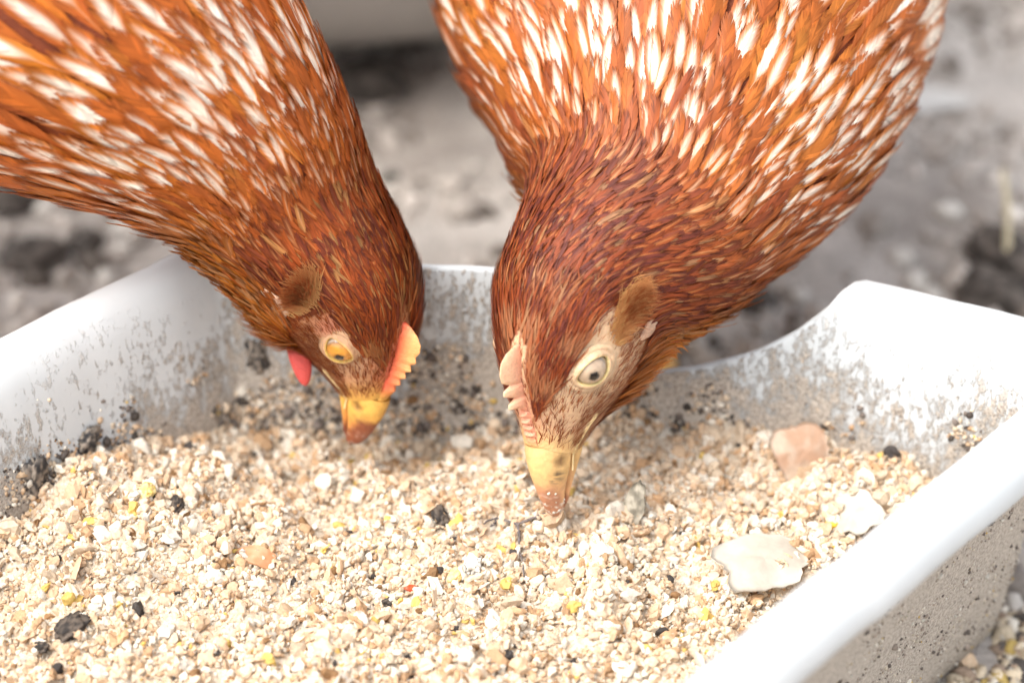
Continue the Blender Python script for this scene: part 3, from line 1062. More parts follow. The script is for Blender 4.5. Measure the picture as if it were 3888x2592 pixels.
        th = np.linspace(0, 2 * np.pi, m, endpoint=False)
        c_, s_ = np.cos(th), np.sin(th)
        if upper:   # narrow ridge above, flat below, a hanging cutting edge
            yy = np.sign(s_) * np.abs(s_) ** .9
            zz = np.where(c_ > 0, np.abs(c_) ** .85, -np.abs(c_) ** .5)
            up_, dn_ = top, bot
            Z = np.where(zz[None] > 0, up_[:, None] * zz[None], -bot[:, None] * zz[None])
            rid = np.exp(-(th / .35) ** 2) + np.exp(-((th - 2 * np.pi) / .35) ** 2)
            Z = Z + rid[None] * .05 * ad0
            Wd = hw[:, None] * yy[None] * (1 - .12 * np.clip(zz, 0, 1)[None])
        else:
            yy = np.sign(s_) * np.abs(s_) ** .8
            mid = (top + bot) / 2; hh = (top - bot) / 2
            Z = mid[:, None] + hh[:, None] * c_[None]
            Wd = hw[:, None] * yy[None]
        V = P0 + f0 * x[:, None, None] + d0 * Z[..., None] + l0 * Wd[..., None]
        T_ = np.repeat(t[:, None], m, 1).ravel()
        Zr = (Z / ad0).ravel(); Wr = (Wd / b0).ravel()
        V = V.reshape(-1, 3)
        c0, c1, c2 = [np.array(q) for q in cfg['beakcol']]
        nz = fbm(V * 420, 81, 3)
        w1 = sstep(.25, .55, T_ + (nz - .5) * .25)[:, None]; w2 = sstep(.46, .66, T_ + (nz - .5) * .35 - .15 * (Zr < .1) + cfg['horn'] * sstep(.15, .6, Zr))[:, None]
        c = c0 * (1 - w1) + c1 * w1
        c = c * (1 - w2) + c2 * w2
        if upper:   # nostril slit and a few mud flecks
            dn = np.hypot((T_ - .10) / .10, (Zr - .34) / .16)
            nm = np.exp(-dn ** 4) * (np.abs(Wr) > .3)
            V = V - (l0 * np.sign(Wr)[:, None]) * (nm * .0007)[:, None]
            c = c * (1 - .85 * nm[:, None]) + np.array([.10, .035, .012]) * .85 * nm[:, None]
            mud = sstep(.40, .52, fbm(V * 900, 91, 3)) * np.exp(-(((T_ - .32) / .10) ** 2 + ((Zr - .40) / .22) ** 2) ** 2) * (Wr * side > 0) * cfg['mud']
            c = c * (1 - mud[:, None]) + np.array([.05, .042, .036]) * mud[:, None]
            crust = sstep(.56, .66, fbm(V * 1300, 95, 3)) * sstep(.5, .75, T_) * cfg['mud']
            c = c * (1 - crust[:, None]) + np.array([.68, .60, .50]) * crust[:, None]
        F = [grid_faces(n, m, wrap_m=True)]
        kk = np.arange(m); k1 = (kk + 1) % m
        V = np.vstack([V, V[:m].mean(0), V[-m:].mean(0)]); c = np.vstack([c, c[0], c[-m]])
        F.append(np.stack([k1, kk, np.full(m, n * m)], 1)); F.append(np.stack([(n - 1) * m + kk, (n - 1) * m + k1, np.full(m, n * m + 1)], 1))
        return V, F, c
    V, F, c = beak(True)
    ub = obj("upper_beak", mesh_np("upper_beak", V, F, c), M_beak, root)
    if cfg['mud'] > .5:      # mash crumbs sticking to the tip
        rows = rng.integers(24, 43, 46); colm = rng.integers(0, 28, 46)
        cp = V[rows * 28 + colm]
        cs_ = np.clip(rng.lognormal(math.log(.00020), .6, 46), .0001, .0009)
        a_, b_, c2_ = lumps(cp, cs_, np.tile(np.array([.74, .66, .54]), (46, 1)) * rng.uniform(.7, 1.1, (46, 1)), 19, base=(ICO1, ICO1F))
        cr_ = obj("mash_crumbs", mesh_np("mash_crumbs", a_, b_, c2_), M_grain, root)
        cr_["kind"] = "stuff"
    V, F, c = beak(False)
    obj("lower_beak", mesh_np("lower_beak", V, F, c), M_beak, root)
    # gape: the pale fleshy mouth line running back along the cheek
    for sg in (side, -side):
        u_ = np.linspace(0, 1, 18)
        s_ = np.interp(u_, [0, 1], [.0003, cfg['gape_s']]); t_ = sg * np.radians(np.interp(u_, [0, 1], [104, cfg['gape_th']]))
        P, _, _, N_ = lo.frame(s_, t_)
        st0 = P0 + f0 * BL * .30 - d0 * .30 * ad0 + l0 * sg * .80 * b0
        pts = np.vstack([st0, P - N_ * .0002])
        rad = np.interp(np.linspace(0, 1, 19), [0, .3, .85, 1], [.0002, .0005, .0008, .0003])
        v_, fs_ = tube(pts, rad, 10)
        obj("gape", mesh_np("gape", v_, fs_, np.tile(np.array([.76, .55, .27]), (len(v_), 1)) * (.85 + .3 * vnoise(v_ * 900, 2))[:, None]), M_beak, root)
    # ---------- comb: a fleshy blade on the midline with finger-like points
    n, m = 150, 18
    s_ = np.linspace(-.0022, cfg['comb_end'], n)
    P, Su, St, N_ = lo.frame(np.maximum(s_, 0), np.zeros(n))
    P = P + (f0 * np.maximum(-s_, 0)[:, None])
    h = np.interp(s_, cfg['comb'][0], cfg['comb'][1])
    sd_ = nrm(np.cross(N_, nrm(Su)))
    lean = cfg['comb_lean']
    rows = []
    thv = np.linspace(0, np.pi, m)
    tk = np.interp(s_, [-.002, .003, .008, cfg['comb_end'] - .002, cfg['comb_end']], [.0016, .0022, .0017, .0014, .0008])
    for i in range(n):
        up = np.sin(thv) ** .55
        w = np.cos(thv) * tk[i] * (1 - .62 * up * np.clip(h[i] / .003, 0, 1))
        hh = up * (h[i] + .0006) - .0008
        bend = lean * np.clip(hh, 0, 1) ** 1.5 * 9
        back_ = np.clip(hh, 0, 1) * cfg['comb_back']
        rows.append(P[i] + N_[i] * hh[:, None] + sd_[i] * (w + bend)[:, None] + nrm(Su)[i] * back_[:, None])
    V = np.array(rows)
    hr = (np.sin(thv)[None] ** .55 * h[:, None] / .0045)
    cr, ct_ = np.array(cfg['combcol'][0]), np.array(cfg['combcol'][1])
    c = cr * (1 - np.clip(hr, 0, 1)[..., None]) + ct_ * np.clip(hr, 0, 1)[..., None]
    fr = (1 - sstep(-.001, .004, s_))[:, None, None]
    c = c * (1 - fr) + np.array(cfg['beakcol'][0]) * fr
    obj("comb", mesh_np("comb", V, [grid_faces(n, m)], c), M_comb, root)
    # ---------- earlobes
    for sg in (side, -side):
        es, et = cfg['lobe']
        P, Su, St, N_ = lo.frame(np.array([es]), np.array([sg * np.radians(et)]))
        B_ = np.stack([nrm(Su[0]), nrm(np.cross(N_[0], Su[0])), N_[0]], 1)
        r_ = 1 + (fbm(ICO3 * 2.6, 33, 3) - .5) * 1.1
        v = (ICO3 * r_[:, None] * np.array(cfg['lobe_r'])) @ B_.T + P[0] + N_[0] * .0001
        cc = np.array([.58, .35, .23]) * (.65 + .6 * fbm(v * 900, 8, 3))[:, None]
        obj("earlobe", mesh_np("earlobe", v, ICO3F, cc), M_skin, root)
    # ---------- wattles
    for sg in (side, -side):
        if not cfg['wattle']: continue
        ws_, wt_, wl, ww = cfg['wattle']
        P, Su, St, N_ = lo.frame(np.array([ws_]), np.array([sg * np.radians(wt_)]))
        ax = nrm(N_[0] * .8 + nrm(Su[0]) * .45); wd_ = nrm(Su[0] - ax * np.dot(Su[0], ax)); tk_ = np.cross(ax, wd_)
        v = ICO3.copy()
        v = ax * ((v[:, :1] * .5 + .25) * wl) + wd_ * (v[:, 1:2] * ww * (1 + .25 * v[:, :1])) + tk_ * (v[:, 2:3] * .0013) + P[0]
        obj("wattle", mesh_np("wattle", v, ICO3F, np.tile(np.array([.56, .075, .06]), (len(v), 1))), M_comb, root)
    # ---------- legs: scaly shank, three toes forward and one back
    for k_, (hip, foot, yaw) in enumerate(cfg['legs']):
        hip, foot = np.array(hip), np.array(foot)
        knee = hip * .42 + foot * .58 + np.array([math.sin(yaw), -math.cos(yaw), 0]) * -.018
        ank = foot + np.array([0, 0, .008])
        pts = np.array([hip, hip * .5 + knee * .5, knee, knee * .66 + ank * .34, knee * .33 + ank * .67, ank])
        pts = cubic(np.arange(6), pts, np.linspace(0, 5, 26))
        rad = np.interp(np.linspace(0, 5, 26), [0, 1, 2, 3, 4, 5], [.016, .013, .0068, .0055, .0052, .0062])
        parts = [tube(pts, rad, 12)]
        for ta, tl in ((0, .040), (.62, .032), (-.62, .032), (math.pi, .016)):
            dr = np.array([math.sin(yaw + ta), -math.cos(yaw + ta), 0])
            tp_ = np.array([ank, foot + dr * tl * .4 + [0, 0, .006], foot + dr * tl * .8 + [0, 0, .004], foot + dr * tl + [0, 0, .001]])
            parts.append(tube(cubic(np.arange(4), tp_, np.linspace(0, 3, 14)), np.interp(np.linspace(0, 3, 14), [0, 1, 2, 2.4, 3], [.0056, .0044, .0040, .003, .0008]), 10))
        v_, fs_ = join(parts)
        bandn = .8 + .3 * (np.sin(v_[:, 2] * 2200) > 0)
        obj("leg", mesh_np("leg", v_, fs_, np.array([.55, .30, .07]) * bandn[:, None]), M_beak, root)
    return root, lo

def S_(px, py, dep, ad, av, b, roll):
    return (at_d(px, py, dep), ad * .01, av * .01, b * .01, roll)
def Wd_(x, y, z, ad, av, b, roll):
    return (np.array([x, y, z]), ad * .01, av * .01, b * .01, roll)

hen2_st = [S_(2090, 1700, .5785, .72, .80, .62, 40), S_(2108, 1600, .578, 1.10, 1.20, .84, 40), S_(2124, 1500, .5775, 1.55, 1.68, 1.20, 40),
           S_(2150, 1400, .577, 1.98, 2.10, 1.52, 40), S_(2176, 1300, .5775, 2.25, 2.38, 1.80, 39), S_(2205, 1190, .579, 2.42, 2.52, 2.06, 36),
           S_(2255, 1080, .582, 2.52, 2.60, 2.30, 30), S_(2345, 960, .587, 2.65, 2.75, 2.72, 22), S_(2445, 830, .593, 2.85, 3.0, 3.30, 12),
           S_(2525, 640, .603, 3.5, 3.5, 4.45, 5), S_(2580, 420, .613, 4.2, 4.2, 5.5, 2), S_(2602, 200, .624, 4.8, 4.9, 6.3, 0), S_(2608, 0, .636, 5.3, 5.6, 6.75, 0)]
_e = at_d(2608, 0, .636)
hen2_st += [Wd_(_e[0] + .002, _e[1] + .045, _e[2] + .032, 6.0, 6.4, 7.2, 0), Wd_(_e[0] + .005, _e[1] + .10, _e[2] + .062, 6.2, 6.8, 7.2, 0), Wd_(_e[0] + .008, _e[1] + .16, _e[2] + .09, 5.2, 6.0, 6.0, 0),
            Wd_(_e[0] + .012, _e[1] + .22, _e[2] + .125, 3.4, 3.8, 4.0, 0), Wd_(_e[0] + .015, _e[1] + .275, _e[2] + .175, 1.8, 1.4, 3.0, 0), Wd_(_e[0] + .016, _e[1] + .31, _e[2] + .215, .5, .5, 1.6, 0)]
GZ0 = -0.011
_l1 = at_z(2130, 1120, GZ0); _l2 = at_z(2478, 1312, GZ0)
hen2 = dict(st=hen2_st, side=1, foot=(_e[0], _e[1] + .07), label="hen with white flecked cape, its pale crusted beak down in the middle of the mash",
            s_eye=.0215, eye_th=66, eye_r=.0046, eye_tilt=.55, skin=(.57, .35, .20), red=.35, red2=0.0, comb_end=.0225, shift=0.004,
            streak0=.040, streak1=.072, cape_p0=88, cape_p1=112, cape_end=.155, tint=(.90, .93, 1.15), tanp=.45, thr=(96, 126), flare=(.55, .10), bristles=2700, pale=.45, ear=(.0335, 66), lobe=(.0330, 92), lobe_r=(.0030, .0018, .0009), tuft=1.0, ear_sz=(.0064, 6), horn=.05,
            iris=(.42, .30, .20), lid=(.60, .46, .20), tip=at_d(2108, 1968, .584), beakcol=[(.70, .44, .18), (.66, .37, .17), (.44, .20, .11)], mud=1.0,
            gape_s=.0120, gape_th=100,
            comb=([-.002, .0, .0018, .0026, .0034, .0040, .0050, .0058, .0068, .0076, .0086, .0092, .0104, .0114, .0122, .0128, .0142, .0150, .0156, .0166, .0180, .0196, .0210, .0225],
                  [.0001, .0002, .0006, .0004, .0014, .0005, .0012, .0004, .0018, .0006, .0020, .0005, .0016, .0052, .0050, .0020, .0060, .0058, .0030, .0060, .0066, .0062, .0044, .0006]),
            comb_lean=.0, comb_back=.05, combcol=[(.66, .25, .15), (.74, .47, .29)], wattle=None,
            legs=[((_l1[0] - .004, _l1[1] + .035, .11), (*_l1[:2], GZ0), -.25), ((_l2[0] + .004, _l2[1] + .02, .11), (*_l2[:2], GZ0), -.5)])

hen1_st = [S_(1392, 1500, .600, .70, .74, .55, -44), S_(1378, 1400, .5985, 1.18, 1.22, .90, -44), S_(1362, 1300, .597, 1.62, 1.72, 1.32, -44),
           S_(1340, 1205, .5955, 1.98, 2.15, 1.66, -44), S_(1296, 1115, .594, 2.25, 2.40, 1.92, -44), S_(1232, 1005, .5925, 2.30, 2.35, 2.08, -44), S_(1118, 835, .590, 2.35, 2.40, 2.28, -44),
           S_(990, 645, .5865, 2.75, 2.70, 2.70, -44), S_(808, 450, .583, 3.38, 3.32, 3.32, -44), S_(592, 262, .581, 4.10, 4.05, 4.05, -44), S_(362, 75, .581, 4.85, 4.8, 4.8, -44)]
_g = at_d(362, 75, .581)
hen1_st += [Wd_(_g[0] - .045, _g[1] + .022, _g[2] + .018, 5.7, 6.0, 5.9, -44), Wd_(_g[0] - .10, _g[1] + .05, _g[2] + .034, 5.9, 6.4, 6.3, -44), Wd_(_g[0] - .16, _g[1] + .08, _g[2] + .052, 5.0, 5.6, 5.4, -44),
            Wd_(_g[0] - .215, _g[1] + .11, _g[2] + .085, 3.2, 3.6, 3.6, -44), Wd_(_g[0] - .26, _g[1] + .135, _g[2] + .13, 1.8, 1.6, 2.6, -44), Wd_(_g[0] - .29, _g[1] + .15, _g[2] + .165, .5, .5, 1.4, -44)]
hen1 = dict(st=hen1_st, side=-1, foot=(_g[0] - .07, _g[1] + .05), label="hen with bright rust plumage, red comb and wattle, reaching over the trough corner",
            s_eye=.0165, eye_th=64, eye_r=.0044, eye_tilt=.35, skin=(.46, .20, .085), red=.95, red2=.8, comb_end=.0190, shift=-0.002,
            streak0=.034, streak1=.076, cape_p0=100, cape_p1=128, cape_end=.165, tint=(1.04, 1.04, .95), tanp=.4, thr=(80, 108), flare=(.0, .0), bristles=4600, pale=.45, ear=(.0345, 64), lobe=(.0365, 88), lobe_r=(.0046, .0036, .0012), tuft=1.45, ear_sz=(.0042, 11), horn=.26,
            iris=(.58, .24, .03), lid=(.70, .47, .12), tip=at_d(1335, 1690, .606), beakcol=[(.70, .38, .08), (.62, .25, .06), (.24, .07, .03)], mud=.25,
            gape_s=.0105, gape_th=104,
            comb=([-.002, .0, .003, .0042, .0052, .0064, .0074, .0086, .0096, .0108, .0118, .0130, .0142, .0156, .0170, .0182, .0190],
                  [.0002, .0008, .0026, .0020, .0036, .0028, .0046, .0038, .0056, .0048, .0064, .0058, .0068, .0066, .0050, .0026, .0003]),
            comb_lean=.0, comb_back=.15, combcol=[(.60, .055, .035), (.78, .34, .12)], wattle=(.0135, 126, .0056, .0078),
            legs=[((_g[0] - .11, _g[1] + .02, .10), (_g[0] - .115, _g[1] + .03, GZ0), 1.2), ((_g[0] - .125, _g[1] + .08, .10), (_g[0] - .13, _g[1] + .10, GZ0), 1.2)])
hen_b, LOB = make_hen(hen2)
hen_a, LOA = make_hen(hen1)

# ------------------------------------------------------------------ grit on the trough's outer face, gravel on the soil
N = 30000
wi = rng.integers(0, NP, N)
wz = rng.uniform(-.008, .060, N)
op = PR[18:26]
off = np.interp(wz, op[::-1, 1], op[::-1, 0])
wpos = np.zeros((N, 3))
wpos[:, :2] = PATH[wi] + PNORM[wi] * (off + wob[wi])[:, None] + tang[wi] * rng.uniform(-.0012, .0012, (N, 1))
wpos[:, 2] = wz
pw = pix(wpos)
k = (thin[wi] < .01) & (pw[:, 0] > 2600) & (pw[:, 1] > 1500) & in_view(wpos, 200) & (fbm(wpos * 150, 55, 3) > .36 + .25 * (wz / .06))
wpos = wpos[k]
ws = np.clip(rng.lognormal(math.log(.00024), .5, len(wpos)), .00010, .0011)
pal = np.array([(.62, .54, .43), (.40, .33, .27), (.17, .14, .12), (.74, .69, .60), (.62, .42, .12)])
wc = pal[rng.choice(5, len(wpos), p=[.3, .3, .22, .15, .03])] * rng.uniform(.8, 1.15, (len(wpos), 1))
v_, f_, c_ = lumps(wpos, ws, wc, 13, base=(ICO1, ICO1F))
grit = obj("wall_grit", mesh_np("wall_grit", v_, f_, c_), M_grain, trough)
grit["kind"] = "stuff"

def gravel(N, x0, x1, y0, y1, med, sig, lim, palette, probs, seed, edge=.012):
    p = np.column_stack([rng.uniform(x0, x1, N), rng.uniform(y0, y1, N)])
    d, _ = inner_dist(p[:, 0], p[:, 1])
    z = ground_h(p[:, 0], p[:, 1])
    p3 = np.column_stack([p, z])
    k = (d < .0072) & in_view(p3, 300) & (fbm(np.column_stack([p * 40, np.zeros(N)]), seed, 3) > lim)
    p3 = p3[k]
    s = np.clip(rng.lognormal(math.log(med), sig, len(p3)), med * .35, med * 3.2)
    p3[:, 2] += s * .15
    c = palette[rng.choice(len(palette), len(p3), p=probs)] * rng.uniform(.75, 1.15, (len(p3), 1))
    return lumps(p3, s, c, seed, base=(ICO2, ICO2F), stretch=(.6, 1.3))
pal2 = np.array([(.62, .52, .38), (.72, .66, .56), (.36, .27, .2), (.11, .095, .085), (.5, .36, .12)])
near_g = gravel(26000, .05, .22, .30, .47, .00085, .55, .30, pal2, [.33, .25, .2, .19, .03], 61)
pal3 = np.array([(.54, .485, .435), (.46, .41, .365), (.33, .29, .255), (.15, .125, .105), (.68, .63, .57)])
far_g = gravel(15000, -.40, .40, .47, 1.15, .0017, .55, .40, pal3, [.33, .3, .22, .09, .06], 67)
v_ = np.concatenate([near_g[0], far_g[0]]); f_ = np.concatenate([near_g[1], far_g[1] + len(near_g[0])]); c_ = np.concatenate([near_g[2], far_g[2]])
gr = obj("gravel", mesh_np("gravel", v_, f_, c_), M_grit)
tag(gr, "fine pale and dark gravel crumbs strewn over the yard soil", "gravel", kind="stuff")

# ------------------------------------------------------------------ small things lying in the feed
def on_feed(px, py):
    p = at_z(px, py, .033)
    for _ in range(6):
        p = at_z(px, py, float(feed_h(np.array([p[0]]), np.array([p[1]]))[0]))
    return p
def on_ground(px, py):
    p = at_z(px, py, GZ0)
    for _ in range(5):
        p = at_z(px, py, float(ground_h(np.array([p[0]]), np.array([p[1]]))[0]))
    return p
def basis(yaw, tilt=0., roll=0.):
    from mathutils import Euler
    return np.array(Euler((tilt, roll, yaw)).to_matrix())

def clod(name, p, size, cols, seed, label, cat, group=None, flour=0.0, ang=.5):
    """a rough crumbly lump"""
    v = ICO4.copy()
    r = 1 + (fbm(v * 1.3 + seed, seed, 3) - .5) * 2 * ang + (fbm(v * 4 + seed, seed + 3, 3) - .5) * .7 + (vnoise(v * 14, seed + 5) - .5) * .14
    w = v * r[:, None] * np.array(size) * basis(seed * 1.7)[0, 0] ** 0
    w = w @ basis(seed * 1.7, 0, 0).T
    c0, c1 = np.array(cols[0]), np.array(cols[1])
    m = sstep(.42, .62, fbm(v * 3 + seed, seed + 9, 3))[:, None]
    c = c0 * (1 - m) + c1 * m
    if flour:
        fl = sstep(.46, .54, fbm(v * 6 + seed, seed + 15, 3) + .25 * v[:, 2] * 1.0 - .05)[:, None] * flour
        c = c * (1 - fl) + np.array([.78, .75, .68]) * fl
    o = empty(name, p) if False else None
    me = mesh_np(name, w, ICO4F, c)
    o = obj(name, me, M_grit)
    o.location = tuple(np.array(p) + [0, 0, size[2] * .35])
    tag(o, label, cat, group)
    return o
BLK = [(.035, .030, .027), (.12, .095, .075)]
clod("dirt_clump", on_feed(1668, 1972), (.0034, .0020, .0023), BLK, 3, "dark brown dirt clump lying on the mash between both beaks", "dirt clump")
clod("dirt_clump", on_feed(1795, 2165), (.0028, .0024, .0036), [(.10, .09, .08), (.26, .23, .20)], 5, "dark clump dusted with white flour standing below the pale beak", "dirt clump", flour=.95)
clod("dirt_clump", on_feed(275, 2385), (.0044, .0028, .0020), BLK, 8, "flat black dirt clump in the mash by the foot of the plain side wall", "dirt clump")
clod("dirt_clump", on_feed(160, 2462), (.0020, .0016, .0014), BLK, 11, "tiny black dirt crumb beside the flat black clump", "dirt clump")
clod("dirt_clump", on_feed(675, 1920), (.0032, .0014, .0016), BLK, 12, "thin black crumb sunk in the mash slope below the side wall", "dirt clump")
clod("dirt_clump", on_feed(1478, 2290), (.0017, .0012, .0011), BLK, 15, "small dark crumb beside the red flake in the mash", "dirt clump")
clod("corn_piece", on_feed(1728, 2190), (.0026, .0016, .0015), [(.72, .50, .20), (.78, .58, .26)], 21, "yellow cracked corn kernel against the floured dark clump", "corn piece", ang=.25)
clod("corn_piece", on_feed(560, 1870), (.0028, .0020, .0019), [(.72, .52, .16), (.76, .60, .28)], 23, "yellow corn kernel on the mash slope below the side wall", "corn piece", ang=.25)
clod("corn_piece", on_feed(3160, 2000), (.0022, .0015, .0015), [(.78, .48, .04), (.80, .55, .10)], 26, "bright yellow corn kernel under the pale onion skin with a hole", "corn piece", ang=.25)
# clumps of mud stuck to the wall
def on_wall(px, py, want):
    best = None
    for z in np.linspace(.02, .076, 113):
        o_ = float(np.interp(z, PR[:10, 1], PR[:10, 0]))
        P = np.column_stack([PATH + PNORM * (o_ + wob)[:, None], np.full(NP, z)])
        q = pix(P)
        e = np.hypot(q[:, 0] - px, q[:, 1] - py) + 1e4 * (np.sum((P - CAM)[:, :2] * PNORM, 1) < 0)
        j = e.argmin()
        if best is None or e[j] < best[0]: best = (e[j], P[j], PNORM[j])
    return best[1], best[2]
for px, py, sz, sd_, lb in ((150, 1815, (.0038, .0014, .0062), 31, "long black mud smear stuck on the plain side wall"), (350, 1670, (.0034, .0016, .0036), 33, "round black mud clot stuck on the side wall above the mash slope"),
                            (985, 1350, (.0030, .0018, .0052), 35, "black mud clot in the trough corner under the red wattle")):
    p, nrm2 = on_wall(px, py, 0)
    v = ICO4.copy()
    r = 1 + (fbm(v * 1.5 + sd_, sd_, 3) - .5) * 1.3 + (fbm(v * 5 + sd_, sd_ + 3, 3) - .5) * .9
    t3 = np.array([-nrm2[1], nrm2[0], 0]); n3 = np.array([*nrm2, 0])
    w = v * r[:, None] * np.array(sz)
    w = w[:, :1] * t3 + w[:, 1:2] * n3 + w[:, 2:] * np.array([0, 0, 1.0])
    m = sstep(.40, .66, fbm(v * 4 + sd_, sd_ + 9, 3))[:, None]
    o = obj("mud_clot", mesh_np("mud_clot", w, ICO4F, np.array([.045, .042, .042]) * (1 - m) + np.array([.30, .25, .20]) * m), M_grit)
    o.location = tuple(p)
    tag(o, lb, "mud clot")

def flake(name, p, outline, thick, B, curl, cols, seed, label, cat, mat):
    """thin curled flake: an irregular outline with real thickness"""
    n = 44
    an = np.linspace(0, 2 * np.pi, n, endpoint=False)
    rx, ry = outline
    rad = 1 + (vnoise(np.column_stack([np.cos(an) * 1.6 + seed, np.sin(an) * 1.6, 0 * an]), seed) - .5) * .45 + (vnoise(np.column_stack([np.cos(an) * 6, np.sin(an) * 6 + seed, 0 * an]), seed + 2) - .5) * .16
    rings = 9
    V = []
    for q in np.linspace(0, 1, rings):
        x, y = np.cos(an) * rad * rx * q, np.sin(an) * rad * ry * q
        z = curl[0] * (x / rx) ** 2 * rx + curl[1] * (y / ry) ** 2 * ry + (fbm(np.column_stack([x / rx * 2 + seed, y / rx * 2, 0 * x]), seed + 4, 3) - .5) * .16 * rx
        V.append(np.stack([x, y, z], -1))
    top = np.array(V); bot = top - np.array([0, 0, thick])
    allv = np.concatenate([top.reshape(-1, 3), bot.reshape(-1, 3)])
    F = [grid_faces(rings, n, wrap_m=True), grid_faces(rings, n, wrap_m=True, off=rings * n)[:, ::-1]]
    e = (rings - 1) * n + np.arange(n); e1 = (rings - 1) * n + (np.arange(n) + 1) % n
    F.append(np.stack([e, e + rings * n, e1 + rings * n, e1], 1)[:, ::-1])
    m = sstep(.35, .65, fbm(np.column_stack([allv[:, :2] / rx * 1.6, 0 * allv[:, 0]]) + seed, seed + 8, 3))[:, None]
    c = np.array(cols[0]) * (1 - m) + np.array(cols[1]) * m
    o = obj(name, mesh_np(name, allv @ B.T, F, c), mat)
    o.location = tuple(p)
    tag(o, label, cat)
    return o
M_peel = mat_attr("onion_skin", rough=0.4, spec=0.4, trans=0.35, noise=(500, .9, 1.05))
up = np.array([0, 0, .0012])
flake("onion_skin", on_feed(2900, 2150) + up * 2, (.0130, .0100), .0003, basis(.5, .15, .1), (-.10, -.08), [(.62, .56, .47), (.70, .65, .57)], 3, "large pale papery onion skin lying flat on the mash", "onion skin", M_peel)
flake("onion_skin", on_feed(3235, 1990) + up * 3, (.0085, .0070), .0003, basis(-.4, .35, -.25), (-.12, .05), [(.62, .56, .47), (.68, .63, .55)], 5, "smaller pale onion skin against the thick front rim", "onion skin", M_peel)
flake("onion_skin", on_feed(3040, 1770) + np.array([0, 0, .004]), (.0075, .0080), .0003, basis(.35, 1.05, -.15), (-.15, -.15), [(.62, .40, .27), (.70, .55, .42)], 7, "reddish onion skin standing up at the notched back wall", "onion skin", M_peel)
flake("onion_skin", on_feed(975, 2118) + up, (.0050, .0026), .0003, basis(-.2, .4, .2), (-.3, -.1), [(.58, .28, .13), (.70, .42, .24)], 11, "brown curled onion skin scrap on the open mash", "onion skin", M_peel)
flake("red_flake", on_feed(1565, 2242) + up, (.0017, .0009), .0003, basis(.3, .5, .2), (-.2, -.2), [(.62, .09, .03), (.70, .14, .05)], 13, "tiny bright red flake on the mash", "flake", M_peel)
flake("bark_chip", on_feed(2405, 1975) + np.array([0, 0, .0045]), (.0028, .0074), .0012, basis(-.35, 1.25, .1), (-.3, -.05), [(.20, .18, .14), (.44, .40, .32)], 17, "grey pointed bark chip stuck upright in the mash beside the pale beak", "bark chip", M_grit)
flake("wood_chip", on_ground(3675, 2525) + np.array([0, 0, .002]), (.0028, .0022), .0020, basis(.4, .6, .3), (0, 0), [(.58, .40, .26), (.66, .50, .34)], 19, "small tan wood chip on the soil at the foot of the trough", "wood chip", M_grit)
# the dry twig in front of the beak
tw = [on_feed(1835, 2000), on_feed(1880, 1985), on_feed(1925, 1990), on_feed(1965, 2005), on_feed(2010, 1985), on_feed(2070, 1968)]
tw = [q + [0, 0, .0012 + .0004 * (i % 2)] for i, q in enumerate(tw)]
br1 = [q + [0, 0, .0012] for q in (on_feed(1962, 2004), on_feed(1972, 2040), on_feed(1970, 2095), on_feed(1985, 2150), on_feed(1990, 2205))]
br2 = [q + [0, 0, .0014] for q in (on_feed(1882, 1986), on_feed(1878, 2005), on_feed(1862, 2012))]
parts = []
for pts, r0, r1 in ((tw, .00022, .00038), (br1, .00040, .00020), (br2, .0003, .0002)):
    pts = np.array(pts); m = len(pts)
    cp = cubic(np.arange(m), pts, np.linspace(0, m - 1, m * 7))
    cp = cp + rng.normal(0, .00012, cp.shape)
    parts.append(tube(cp, np.linspace(r0, r1, len(cp)) * rng.uniform(.8, 1.25, len(cp)), 8))
v_, fs_ = join(parts)
o = obj("twig", mesh_np("twig", v_, fs_, np.array([.13, .11, .105]) * (.6 + .9 * vnoise(v_ * 1500, 4))[:, None]), M_grit)
tag(o, "thin forked grey twig lying on the mash under the pale beak tip", "twig")

# ------------------------------------------------------------------ things on the ground behind
def lathe(profile, n=72):
    pr = np.array(profile); an = np.linspace(0, 2 * np.pi, n, endpoint=False)
    V = np.stack([pr[:, 0][:, None] * np.cos(an), pr[:, 0][:, None] * np.sin(an), np.repeat(pr[:, 1][:, None], n, 1)], -1)
    return V.reshape(-1, 3), grid_faces(len(pr), n, wrap_m=True)
# grey plastic tub lying on its side
R_ = .085
prof = [(.0005, 0), (R_ * .80, 0), (R_ * .93, .004), (R_ * .99, .012), (R_, .022), (R_ * 1.03, .10), (R_ * 1.06, .20), (R_ * 1.07, .235), (R_ * 1.12, .238), (R_ * 1.13, .246), (R_ * 1.11, .252), (R_ * 1.03, .251), (R_ * 1.01, .19), (R_ * .98, .03), (R_ * .90, .010), (.0005, .008)]
v_, f_ = lathe(prof)
M_tub = mat_plain("weathered_grey_plastic", (.42, .395, .365), 0.6, 0.3, noise=(18, (.33, .31, .285), (.50, .475, .445)), bmp=(300, .0004))
ax_ = nrm(np.array([1.0, .20, .0])); zx = np.array([0, 0, 1.0]); yx = np.cross(zx, ax_)
B = np.stack([zx, yx, ax_], 1)
tubp = on_ground(1480, 140)
me = mesh_np("tub", v_ @ B.T, f_)
tub = obj("tub", me, M_tub)
tub.location = (tubp[0] - .135, tubp[1] - .012, GZ0 + R_ * 1.03 + .002)
tag(tub, "round grey plastic tub lying on its side on the soil behind the hens", "tub")
clod("pebble", on_ground(1478, 700), (.0042, .0030, .0036), [(.045, .045, .038), (.09, .085, .07)], 41, "single dark pebble on pale soil beside the rust hen's neck", "pebble", ang=.2)
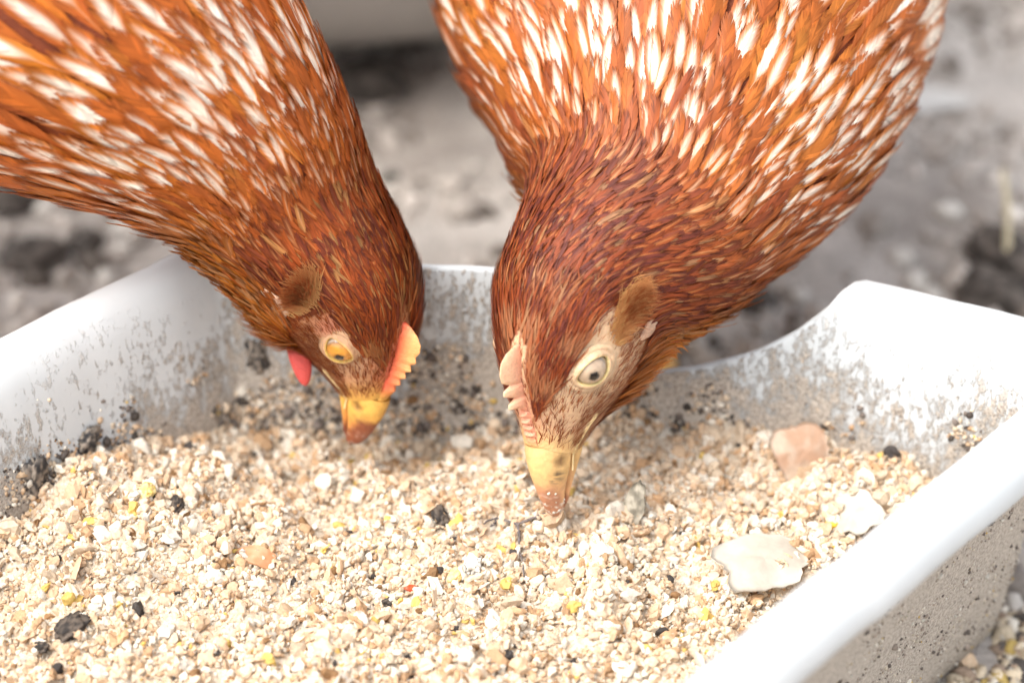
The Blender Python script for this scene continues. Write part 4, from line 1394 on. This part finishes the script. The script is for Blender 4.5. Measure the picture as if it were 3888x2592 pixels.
CL = ["widest dark clod of soil beyond the plain side wall", "smaller dark clod between the widest clod and the rust hen's throat", "dark clod of soil under the rust hen's breast",
      "dark clod of soil behind the leaning straw stalk", "dark clod of soil at the foot of the leaning straw stalk", "small dark clod just behind the notch in the back wall",
      "small dark clod behind the wall's slope up to its raised corner", "broad dark clod of soil in front of the grey tub"]
for i, (px, py, sx) in enumerate(((130, 1000, .011), (330, 935, .007), (40, 770, .010), (3820, 1000, .013), (3780, 1130, .012), (2560, 1290, .005), (2880, 1165, .006), (1400, 330, .014))):
    clod("soil_clod", on_ground(px, py), (sx, sx * .8, sx * .55), [(.05, .042, .036), (.13, .11, .095)], 50 + i, CL[i], "soil clod", "dark clods on the soil behind the trough")
for i, (px, py, sx) in enumerate(((3420, 985, .0042), (3480, 1085, .0052), (3600, 815, .0045), (3800, 1160, .0050), (470, 880, .0042), (460, 965, .0040), (285, 1070, .0042), (400, 1060, .0036), (175, 800, .0042), (3540, 1130, .004), (3030, 1130, .0036))):
    clod("stone", on_ground(px, py), (sx, sx * .85, sx * .7), [(.60, .56, .50), (.72, .68, .62)], 70 + i, "small pale stone on the soil beyond the plain side wall" if px < 1000 else "small pale stone on the soil beyond the trough's raised corner", "stone", "pale stones beyond the side wall" if px < 1000 else "pale stones beyond the raised corner", ang=.22)
flake("feather_scrap", on_ground(3480, 420) + np.array([0, 0, .005]), (.020, .0075), .0006, basis(.15, .2, .1), (.1, .2), [(.74, .70, .66), (.80, .78, .74)], 23, "white feather scrap on the soil beyond the flecked hen", "feather", M_peel)
p = on_ground(3815, 1060)
v_, fs_ = tube(cubic(np.arange(4), np.array([p, p + [.0005, .006, .012], p + [0, .012, .022], p + [-.001, .02, .030]]), np.linspace(0, 3, 16)), np.linspace(.0014, .0010, 16), 8)
o = obj("straw_stalk", mesh_np("straw_stalk", v_, fs_, np.tile(np.array([.55, .48, .33]), (len(v_), 1))), M_grit)
tag(o, "pale straw stalk leaning over the dark clods at the yard's edge", "straw")
